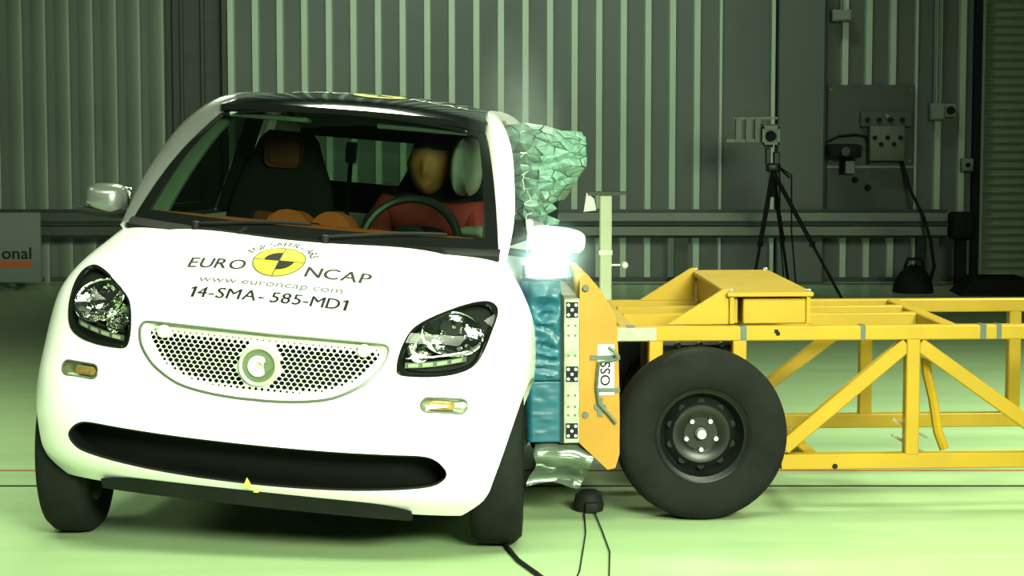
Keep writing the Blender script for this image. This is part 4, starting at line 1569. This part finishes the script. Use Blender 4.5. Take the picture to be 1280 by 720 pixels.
# head: skull with brow, nose, chin and ears
hd = MB()
HC = (.247, 1.475, 1.278)
def head(u, v):
    th, ph = 2 * math.pi * u, math.pi * v
    x, y, z = math.cos(th) * math.sin(ph), math.sin(th) * math.sin(ph), -math.cos(ph)
    w = .080 * (1 - .18 * max(0, -z)) 
    d = .098
    fy = 0
    if y < 0:
        fy -= .020 * math.exp(-((x / .16) ** 2) - (((z + .12) / .22) ** 2))        # nose
        fy += .008 * math.exp(-(((abs(x) - .36) / .16) ** 2) - (((z - .08) / .13) ** 2))   # eye sockets
        fy += .005 * math.exp(-((x / .35) ** 2) - (((z + .46) / .08) ** 2))        # mouth line
        fy -= .008 * math.exp(-((x / .3) ** 2) - (((z + .78) / .15) ** 2))         # chin
    ear = .012 * math.exp(-(((y - .1) / .18) ** 2) - (((z + .02) / .22) ** 2))
    return (HC[0] + x * w + math.copysign(ear, x) * (abs(x) > .6), HC[1] + y * d + fy, HC[2] + z * .112)
hd.grid(48, 36, head)
ho = hd.build('head', 'skin', dm, D, 80)
cp = MB()
cp.grid(40, 10, lambda u, v: (lambda p: (HC[0] + (p[0] - HC[0]) * 1.06, HC[1] + (p[1] - HC[1]) * 1.05 + .006, HC[2] + (p[2] - HC[2]) * 1.05))(head(u, .68 + .32 * v)))
cp.build('cap', 'cap', ho, D, 80)
# shirt over torso and sleeves
sn = [((.26, 1.55, .98), (.162, .122)), ((.26, 1.56, 1.06), (.155, .115)), ((.26, 1.56, 1.12), (.11, .09)),
      ((.085, 1.54, 1.10), .070), ((.035, 1.47, .97), .060), ((.435, 1.54, 1.10), .070), ((.475, 1.46, .985), .062)]
skin_body('shirt', sn, [(0, 1), (1, 2), (1, 3), (3, 4), (1, 5), (5, 6)], 'shirt', dm, D)

# ================================================================== SHATTERED DOOR WINDOW
GP = Vector((0.13, 8.05, 1.0))
gl = tag(empty('shattered_window', GP), 'crazed green door glass bursting outward between car pillar and barrier', 'broken glass')
rg_ = random.Random(11)
rows, cols = 12, 6
def gpt(i, j):
    """lattice of the bulging sheet: i column 0..cols, j row 0..rows (world, relative to GP)"""
    u, v = i / cols, j / rows
    xl = lerp(-.145, -.155, v)
    xr = lerp(.040, .150, sstep(0, .75, v)) - .02 * sstep(.85, 1, v)
    x = lerp(xl, xr, u)
    y = .10 - .16 * math.sin(math.pi * u) * math.sin(math.pi * (.15 + .7 * v)) - .05 * u
    z = lerp(.045, .405, v) - .02 * u * (v > .9) + .012 * math.sin(u * 5)
    k = noise.noise(Vector((i * .9, j * .9, 3.1)))
    return Vector((x + .016 * noise.noise(Vector((i * 1.7, j * 1.3, 7.7))), y + .05 * k, z + .010 * noise.noise(Vector((i * 2.1, j * 1.9, 1.2)))))
def clip_half(poly, p, q):
    """keep the part of poly nearer to p than to q"""
    mx, my = (p[0] + q[0]) / 2, (p[1] + q[1]) / 2
    nx, ny = q[0] - p[0], q[1] - p[1]
    out = []
    for k in range(len(poly)):
        a, b = poly[k], poly[(k + 1) % len(poly)]
        da = (a[0] - mx) * nx + (a[1] - my) * ny
        db = (b[0] - mx) * nx + (b[1] - my) * ny
        if da <= 0:
            out.append(a)
        if da * db < 0:
            t = da / (da - db)
            out.append((a[0] + (b[0] - a[0]) * t, a[1] + (b[1] - a[1]) * t))
    return out


AS = 2.2                       # crazing runs level: cells wider than tall
seeds = []
while len(seeds) < 78:
    c_ = (rg_.uniform(0, 1), rg_.uniform(0, 1) * AS)
    if all((c_[0] - d_[0]) ** 2 + (c_[1] - d_[1]) ** 2 > .0125 for d_ in seeds):
        seeds.append(c_)
for si, sd in enumerate(seeds):
    poly = [(0, 0), (1, 0), (1, AS), (0, AS)]
    for sj, q in enumerate(seeds):
        if sj != si and (q[0] - sd[0]) ** 2 + (q[1] - sd[1]) ** 2 < .5:
            poly = clip_half(poly, sd, q)
    edge = sd[0] > .86 or sd[1] > AS * .95
    if edge and rg_.random() < .35:
        continue
    cx0 = sum(p[0] for p in poly) / len(poly)
    cy0 = sum(p[1] for p in poly) / len(poly)
    shr = rg_.uniform(.88, .985)
    q = [gpt((cx0 + (p[0] - cx0) * shr) * cols, (cy0 + (p[1] - cy0) * shr) / AS * rows) for p in poly]
    cen = sum(q, Vector()) / len(q)
    tx_, tz_ = rg_.uniform(-.5, .5), rg_.uniform(-.9, .5)
    q = [p + Vector((0, tx_ * (p.x - cen.x) + tz_ * (p.z - cen.z) + rg_.uniform(-.003, .003), 0)) for p in q]
    th = Vector((0, .009, 0))
    pk = cen + Vector((0, -rg_.uniform(.002, .012), 0))
    m = MB()
    n = len(q)
    m.add(list(q) + [p + th for p in q] + [pk, cen + th],
          [(k, (k + 1) % n, 2 * n) for k in range(n)] + [(n + (k + 1) % n, n + k, 2 * n + 1) for k in range(n)] +
          [((k + 1) % n, k, n + k, n + (k + 1) % n) for k in range(n)])
    m.build('glass_shard', 'shard', gl, None, 0)

# ================================================================== BARRIER TROLLEY
TYAW = math.radians(3.2)
tro = tag(empty('barrier_trolley', (0, 7.80, 0), TYAW), 'yellow tubular barrier trolley with blue crushable nose and black wheels', 'trolley')


def bar(name, p, q, w=.052, h=.052, m='yellow'):
    return MB().beam(p, q, w, h).build(name, m, tro, None, 0)


TL = 4.3
NV, FV = .05, 1.0
for v in (NV, FV):
    bar('top_rail', (.37, v, .656), (TL, v, .656), .055, .052)
    bar('bottom_rail', (.98, v, .186), (TL - .4, v, .186), .055, .056)
for x in (.52, .823, 1.457, 2.40, 3.30):
    bar('post', (x, NV, .632), (x, NV, .212 if x > 1 else .36), .05, .058)
for x in (.62, 1.494, 2.105, 3.2):
    bar('post', (x, FV, .632), (x, FV, .212 if x > 1 else .36), .05, .05)
bar('diagonal_brace', (1.435, NV, .612), (.99, NV, .238), .045, .052)
bar('diagonal_brace', (1.480, NV, .612), (2.02, NV, .225), .045, .052)
bar('diagonal_brace', (2.83, NV, .625), (2.42, NV, .22), .045, .052)
bar('diagonal_brace', (2.87, NV, .625), (3.27, NV, .22), .045, .052)
bar('diagonal_brace', (1.46, FV, .610), (.98, FV, .250), .045, .048)
bar('diagonal_brace', (2.10, FV, .225), (1.54, FV, .610), .045, .048)
for x in (.42, 1.60, 2.70, TL - .03):
    bar('cross_beam', (x, NV + .026, .656), (x, FV - .026, .656), .055, .052)
for x in (1.10, 2.35, 3.6):
    bar('cross_beam', (x, NV + .026, .186), (x, FV - .026, .186), .05, .05)
bar('centre_rail', (.45, .50, .655), (1.572, .50, .655), .06, .05)
bar('centre_rail', (.45, .72, .660), (1.572, .72, .660), .05, .05)
# front gearbox behind the tyre
MB().rbox((.55, .20, .40), (.84, .80, .60), .02, 2).build('brake_unit', 'black', tro)
for x in (.62, .70, .78):
    MB().lathe([(.010, .16), (.013, .20)], 10, 'y', (x, 0, .60)).build('hose_fitting', 'rail', tro)
MB().tube([(.62, .17, .58), (.66, .12, .55), (.74, .12, .56), (.80, .17, .58)], .010, 6).build('hose', 'black', tro)
# ballast box with lid and gussets
bxo = MB().rbox((.845, .09, .684), (1.075, 1.02, .775), .004, 1).build('ballast_box', 'yellow', tro, None, 0)
MB().rbox((.785, .075, .784), (1.10, 1.04, .800), .003, 1).build('box_lid', 'yellow', bxo, None, 0)
MB().rbox((.795, .085, .684), (.812, .115, .784), .002, 1).build('box_leg', 'yellow', bxo, None, 0)
MB().rbox((1.075, .085, .684), (1.092, .115, .784), .002, 1).build('box_leg', 'yellow', bxo, None, 0)
for x, v in ((.80, .10), (1.085, .10), (.80, 1.02), (1.085, 1.02)):
    MB().lathe([(.010, .80), (.010, .807), (.006, .810)], 8, 'z', (x, v, 0)).build('lid_bolt', 'steel', bxo, None, 0)
for v in (.10, .985):
    MB().prism([(.57, .683), (.795, .683), (.795, .812), (.778, .812)], lambda x, z: (x, v, z), lambda x, z: (x, v + .02, z)).build('gusset', 'yellow', tro, None, 0)
MB().rbox((.80, .12, .683), (.83, .98, .780), .003, 1).build('box_wall', 'yellow', bxo, None, 0)
# bulkhead
BK = [(.225, .885), (.256, .888), (.30, .835), (.352, .745), (.362, .60), (.366, .40), (.366, .26), (.352, .212), (.325, .205), (.225, .30)]
blk = MB()
blk.prism(BK, lambda x, z: (x, -.20, z), lambda x, z: (x, 1.30, z))
bk = blk.build('bulkhead', 'orange', tro, None, 30)
for z in (.845, .40):
    MB().lathe([(.010, -.206), (.012, -.20)], 10, 'y', (.245, 0, z)).build('bolt', 'tape', bk, None, 0)
MB().lathe([(.010, -.203), (.012, -.199)], 12, 'y', (.243, 0, .842)).build('drill_hole', 'black', bk, None, 0)
# paper label with lettering reading upwards, taped on
lab = MB().box((.288, -.2025, .470), (.346, -.200, .648)).build('label_sheet', 'whitep', tro, None, 0)
vs, fs = text_fit('OSS', .503, .588, 0, .034, .02)
MB().add([(.331 - y, -.2035, x) for x, y in vs], fs).build('label_lettering', 'black', lab, None, 0)
for x0, x1, z0, z1 in ((.262, .366, .594, .610), (.280, .366, .480, .495)):
    MB().box((x0, -.205, z0), (x1, -.2028, z1)).build('tape_strip', 'tape', lab, None, 0)
MB().box((.276, -.204, .418), (.318, -.2005, .436)).build('tape_patch', 'tape', tro, None, 0)
MB().box((.288, -.2045, .395), (.306, -.2005, .46)).build('tape_patch', 'tape', tro, None, 0)
MB().tube([(.325, -.215, .640), (.345, -.225, .625), (.355, -.222, .600), (.335, -.22, .592), (.292, -.215, .588), (.284, -.212, .50), (.292, -.21, .44), (.33, -.21, .40),
           (.352, -.208, .37)], .006, 6).build('sensor_cable', 'tape', tro)
# backing plate with marker strip
MB().box((.158, -.20, .30), (.170, 1.30, .815)).build('backing_plate', 'rim', tro, None, 0)
ms = MB().rbox((.170, -.205, .302), (.224, -.18, .808), .002, 1).build('marker_strip', 'strip', tro, None, 0)
MB().box((.170, -.18, .302), (.225, 1.30, .808)).build('plate_core', 'strip', tro, None, 0)
for z in (.770, .545, .345):
    mk = MB().rbox((.177, -.208, z - .027), (.219, -.205, z + .027), .001, 1).build('marker_tile', 'black', ms, None, 0)
    for dx, dz in ((0, 0), (-.013, .017), (.013, .017), (-.013, -.017), (.013, -.017)):
        MB().lathe([(.0052, -.2095), (.0052, -.208)], 10, 'y', (.198 + dx, 0, z + dz)).build('marker_dot', 'whitep', ms, None, 0)
for z in (.715, .68, .61, .47, .43, .40):
    for x in (.185, .209):
        MB().lathe([(.0045, -.2065), (.0045, -.205)], 8, 'y', (x, 0, z)).build('rivet', 'tape', ms, None, 0)

# crushed blue honeycomb block: front follows the struck flank of the car
tinv = Matrix.Rotation(-TYAW, 3, 'Z')


def flank_local(v):
    """x of the car side in trolley coordinates at lateral station v"""
    best = None
    for k in range(60):
        yb_ = .55 + 1.75 * k / 59
        p = tinv @ (car_world((FW(.6) - dent(1, yb_, .6), yb_, .6)) - Vector((0, 7.80, 0)))
        if best is None or abs(p.y - v) < best[0]:
            best = (abs(p.y - v), p.x)
    return best[1]


FL = [flank_local(v) for v in np.linspace(-.2, 1.3, 31)]


def wr(x, v, z, k=0):
    return noise.noise(Vector((x * 9 + k, v * 5, z * 30))) * .6 + noise.noise(Vector((x * 22 + k, v * 9, z * 70))) * .4


def blue(zlo, zhi, amp, name, inset):
    m = MB()
    nz, nx, nv = 40, 10, 30
    def P(a, b, c):
        v = -.2 + 1.5 * b
        fx = FL[int(round(b * 30))] + .010 + inset
        x = lerp(fx, .158, a)
        z = lerp(zlo, zhi, c)
        w = amp * math.sin(math.pi * a) ** .5 * (math.sin(math.pi * c) ** .4)
        dv = -.035 * w * (wr(x, v, z) + .25 * math.sin(z * 95 + 6 * wr(x, 0, z * .3, 5))) if b < .01 else 0
        return (x + .02 * w * wr(x, v, z, 9), v + dv, z)
    m.grid(nx, nz, lambda a, c: P(a, 0, c))
    m.grid(nx, nz, lambda a, c: P(a, 1, c))
    m.grid(nv, nz, lambda b, c: P(0, b, c))
    m.grid(nv, nz, lambda b, c: P(1, b, c))
    m.grid(nx, nv, lambda a, b: P(a, b, 0))
    m.grid(nx, nv, lambda a, b: P(a, b, 1))
    me = m.mesh(name, None, 60)
    bm = bmesh.new()
    bm.from_mesh(me)
    bmesh.ops.remove_doubles(bm, verts=bm.verts[:], dist=1e-4)
    bmesh.ops.recalc_face_normals(bm, faces=bm.faces[:])
    bm.to_mesh(me)
    bm.free()
    return link(name, me, 'blue', tro)


blue(.522, .872, 1.0, 'barrier_block', .0)
blue(.305, .518, .14, 'barrier_bumper_block', -.004)
MB().box((.10, -.195, .515), (.165, 1.28, .525)).build('joint_sheet', 'black', tro, None, 0)
# lit impact flash on top of the barrier
fo = MB().rbox((.02, -.22, .872), (.20, -.14, .885), .004, 1).build('flash_housing', 'rim', tro, None, 0)
MB().grid(24, 12, lambda u, v: (.11 - .070 * math.cos(math.pi * v), -.185 + .026 * math.cos(6.2832 * u) * math.sin(math.pi * v) ** .8, .908 + .023 * math.sin(6.2832 * u) * math.sin(math.pi * v) ** .8)).build('flash_tube', 'flash', tro)
for x in (.03, .19):
    MB().box((x - .006, -.20, .885), (x + .006, -.18, .925)).build('tube_holder', 'rim', fo, None, 0)
# loose foil deflector below the nose
def foil(u, v, d=0.0):
    k = noise.noise(Vector((u * 2.2, v * 2.6, 2)))
    return (lerp(.075, .27, u) + .02 * k - .03 * v * v, -.15 - .06 * math.sin(v * 5.2) + .03 * k + d, lerp(.305, .13, v) + .012 * math.sin(u * 4))
m = MB()
m.slab(24, 24, lambda u, v: foil(u, v), lambda u, v: foil(u, v, .004))
m.build('foil_deflector', 'clearsheet', tro, None, 60)
# wheels
for x, v, f in ((.674, -.02, -1), (.674, 1.12, 1), (3.7, -.02, -1), (3.7, 1.12, 1)):
    road_wheel(tro, (x, v, .306), .308, .20, .165, 'y', 0, 'wheel', f)
for x in (.674, 3.7):
    MB().tube([(x, .05, .306), (x, 1.05, .306)], .035, 12).build('axle', 'rim', tro)
# small tapes and fittings on the rail, hanging hose
for x, w_ in ((.415, .03), (.825, .022), (1.262, .018), (1.70, .022), (1.76, .018)):
    MB().box((x, NV - .0285, .632), (x + w_, NV - .0265, .681)).box((x, NV - .0285, .681), (x + w_, NV + .0285, .684)).build('tape_band', 'tape', tro, None, 0)
MB().box((.38, NV - .0295, .634), (.52, NV - .0275, .680)).build('white_patch', 'strip', tro, None, 0)
for x, z in ((.955, .664), (.961, .656)):
    MB().box((x - .007, NV - .029, z - .007), (x + .007, NV - .0275, z + .007)).build('target_mark', 'black', tro, None, 0)
MB().tube([(1.52, .10, .56), (1.53, .12, .50), (1.555, .12, .40), (1.575, .12, .28), (1.60, .12, .215)], .018, 8).build('air_hose', 'yellow', tro)
MB().beam((1.515, .07, .575), (1.575, .07, .540), .02, .03).build('hose_clip', 'whitep', tro, None, 0)
for z in (.30, .24):
    MB().tube([(1.40, .10, z + .03), (1.53, .10, z - .04)], .006, 6).build('tie_rod', 'steel', tro)
MB().lathe([(.010, NV - .031), (.010, NV - .027)], 10, 'y', (1.175, 0, .170)).build('plug', 'black', tro, None, 0)

# ================================================================== FLOOR CLUTTER
cb = tag(empty('floor_sensor', (0.28, 7.93, 0)), 'small black sensor puck on the floor between car and trolley wheel', 'sensor')
MB().lathe([(.052, 0), (.056, .02), (.048, .06), (.03, .075), (.001, .078)], 24, 'z').build('puck', 'black', cb)
MB().rbox((-.015, -.07, .0), (.03, -.03, .04), .006, 2).build('plug', 'black', cb)
for i, pts in enumerate([[(.262, 7.86, .006), (.255, 7.5, .005), (.235, 7.2, .005), (.215, 6.9, .005), (.16, 6.5, .005)], [(.30, 7.86, .006), (.315, 7.5, .005), (.325, 7.2, .005), (.31, 6.9, .005), (.29, 6.5, .005)]]):
    o = MB().tube(pts, .0025, 6).build('sensor_lead', 'black')
    tag(o, 'thin dark lead running forward from the floor sensor, %s one' % ('left' if i == 0 else 'right'), 'cable', 'leads of the floor sensor')
o = MB().tube([(-.02, 7.28, .008), (.02, 7.05, .008), (.08, 6.85, .008), (.15, 6.6, .008)], .008, 6).build('floor_cable', 'black')
tag(o, 'dark cable lying on the floor in front of the right tyre', 'cable')

# ================================================================== DUST OF THE IMPACT, ADDED GLOW HAZE OF THE FLASH
def dust_mat(name, dens, scale, thr):
    m = bpy.data.materials.new(name)
    m.use_nodes = True
    nt = m.node_tree
    nt.nodes.remove(nt.nodes['Principled BSDF'])
    out = nt.nodes['Material Output']
    vsn = nt.nodes.new('ShaderNodeVolumeScatter')
    vsn.inputs['Color'].default_value = (0.80, 0.97, 0.88, 1)
    tc = nt.nodes.new('ShaderNodeTexCoord')
    n = nt.nodes.new('ShaderNodeTexNoise')
    n.inputs['Scale'].default_value = scale
    n.inputs['Detail'].default_value = 3
    nt.links.new(tc.outputs['Object'], n.inputs['Vector'])
    ln = nt.nodes.new('ShaderNodeVectorMath')
    ln.operation = 'LENGTH'
    nt.links.new(tc.outputs['Object'], ln.inputs[0])
    fall = nt.nodes.new('ShaderNodeMapRange')
    fall.interpolation_type = 'SMOOTHSTEP'
    fall.inputs[1].default_value = 0.25
    fall.inputs[2].default_value = 1.0
    fall.inputs[3].default_value = 1.0
    fall.inputs[4].default_value = 0.0
    nt.links.new(ln.outputs['Value'], fall.inputs[0])
    nz = nt.nodes.new('ShaderNodeMapRange')
    nz.inputs[1].default_value = thr
    nz.inputs[2].default_value = thr + 0.3
    nz.inputs[3].default_value = 0.25
    nz.inputs[4].default_value = 1.0
    nt.links.new(n.outputs['Fac'], nz.inputs[0])
    mu = nt.nodes.new('ShaderNodeMath')
    mu.operation = 'MULTIPLY'
    nt.links.new(fall.outputs[0], mu.inputs[0])
    nt.links.new(nz.outputs[0], mu.inputs[1])
    mu2 = nt.nodes.new('ShaderNodeMath')
    mu2.operation = 'MULTIPLY'
    mu2.inputs[1].default_value = dens
    nt.links.new(mu.outputs[0], mu2.inputs[0])
    nt.links.new(mu2.outputs[0], vsn.inputs['Density'])
    nt.links.new(vsn.outputs[0], out.inputs['Volume'])
    return m


def puff(name, c, r, material, label):
    m = MB()
    m.grid(24, 16, lambda u, v: (math.cos(6.2832 * u) * math.sin(math.pi * v), math.sin(6.2832 * u) * math.sin(math.pi * v), -math.cos(math.pi * v)))
    me = m.mesh(name, None, 60)
    bm = bmesh.new()
    bm.from_mesh(me)
    bmesh.ops.remove_doubles(bm, verts=bm.verts[:], dist=1e-4)
    bmesh.ops.recalc_face_normals(bm, faces=bm.faces[:])
    bm.to_mesh(me)
    bm.free()
    o = link(name, me, material)
    o.location = c
    o.scale = r
    tag(o, label, 'dust', kind='stuff')
    return o


puff('dust_cloud', (.02, 7.98, 1.36), (.20, .20, .48), dust_mat('dust_haze', 1.5, 2.4, .42), 'thin pale dust haze rising around the burst door glass')
puff('flash_glow_puff', (.135, 7.58, .95), (.19, .12, .16), dust_mat('flash_glow_haze', 2.6, 2.5, .35), 'added haze puff that spreads the flash glow under the right mirror')  # extra haze in the impact dust, added to spread the flash's glow
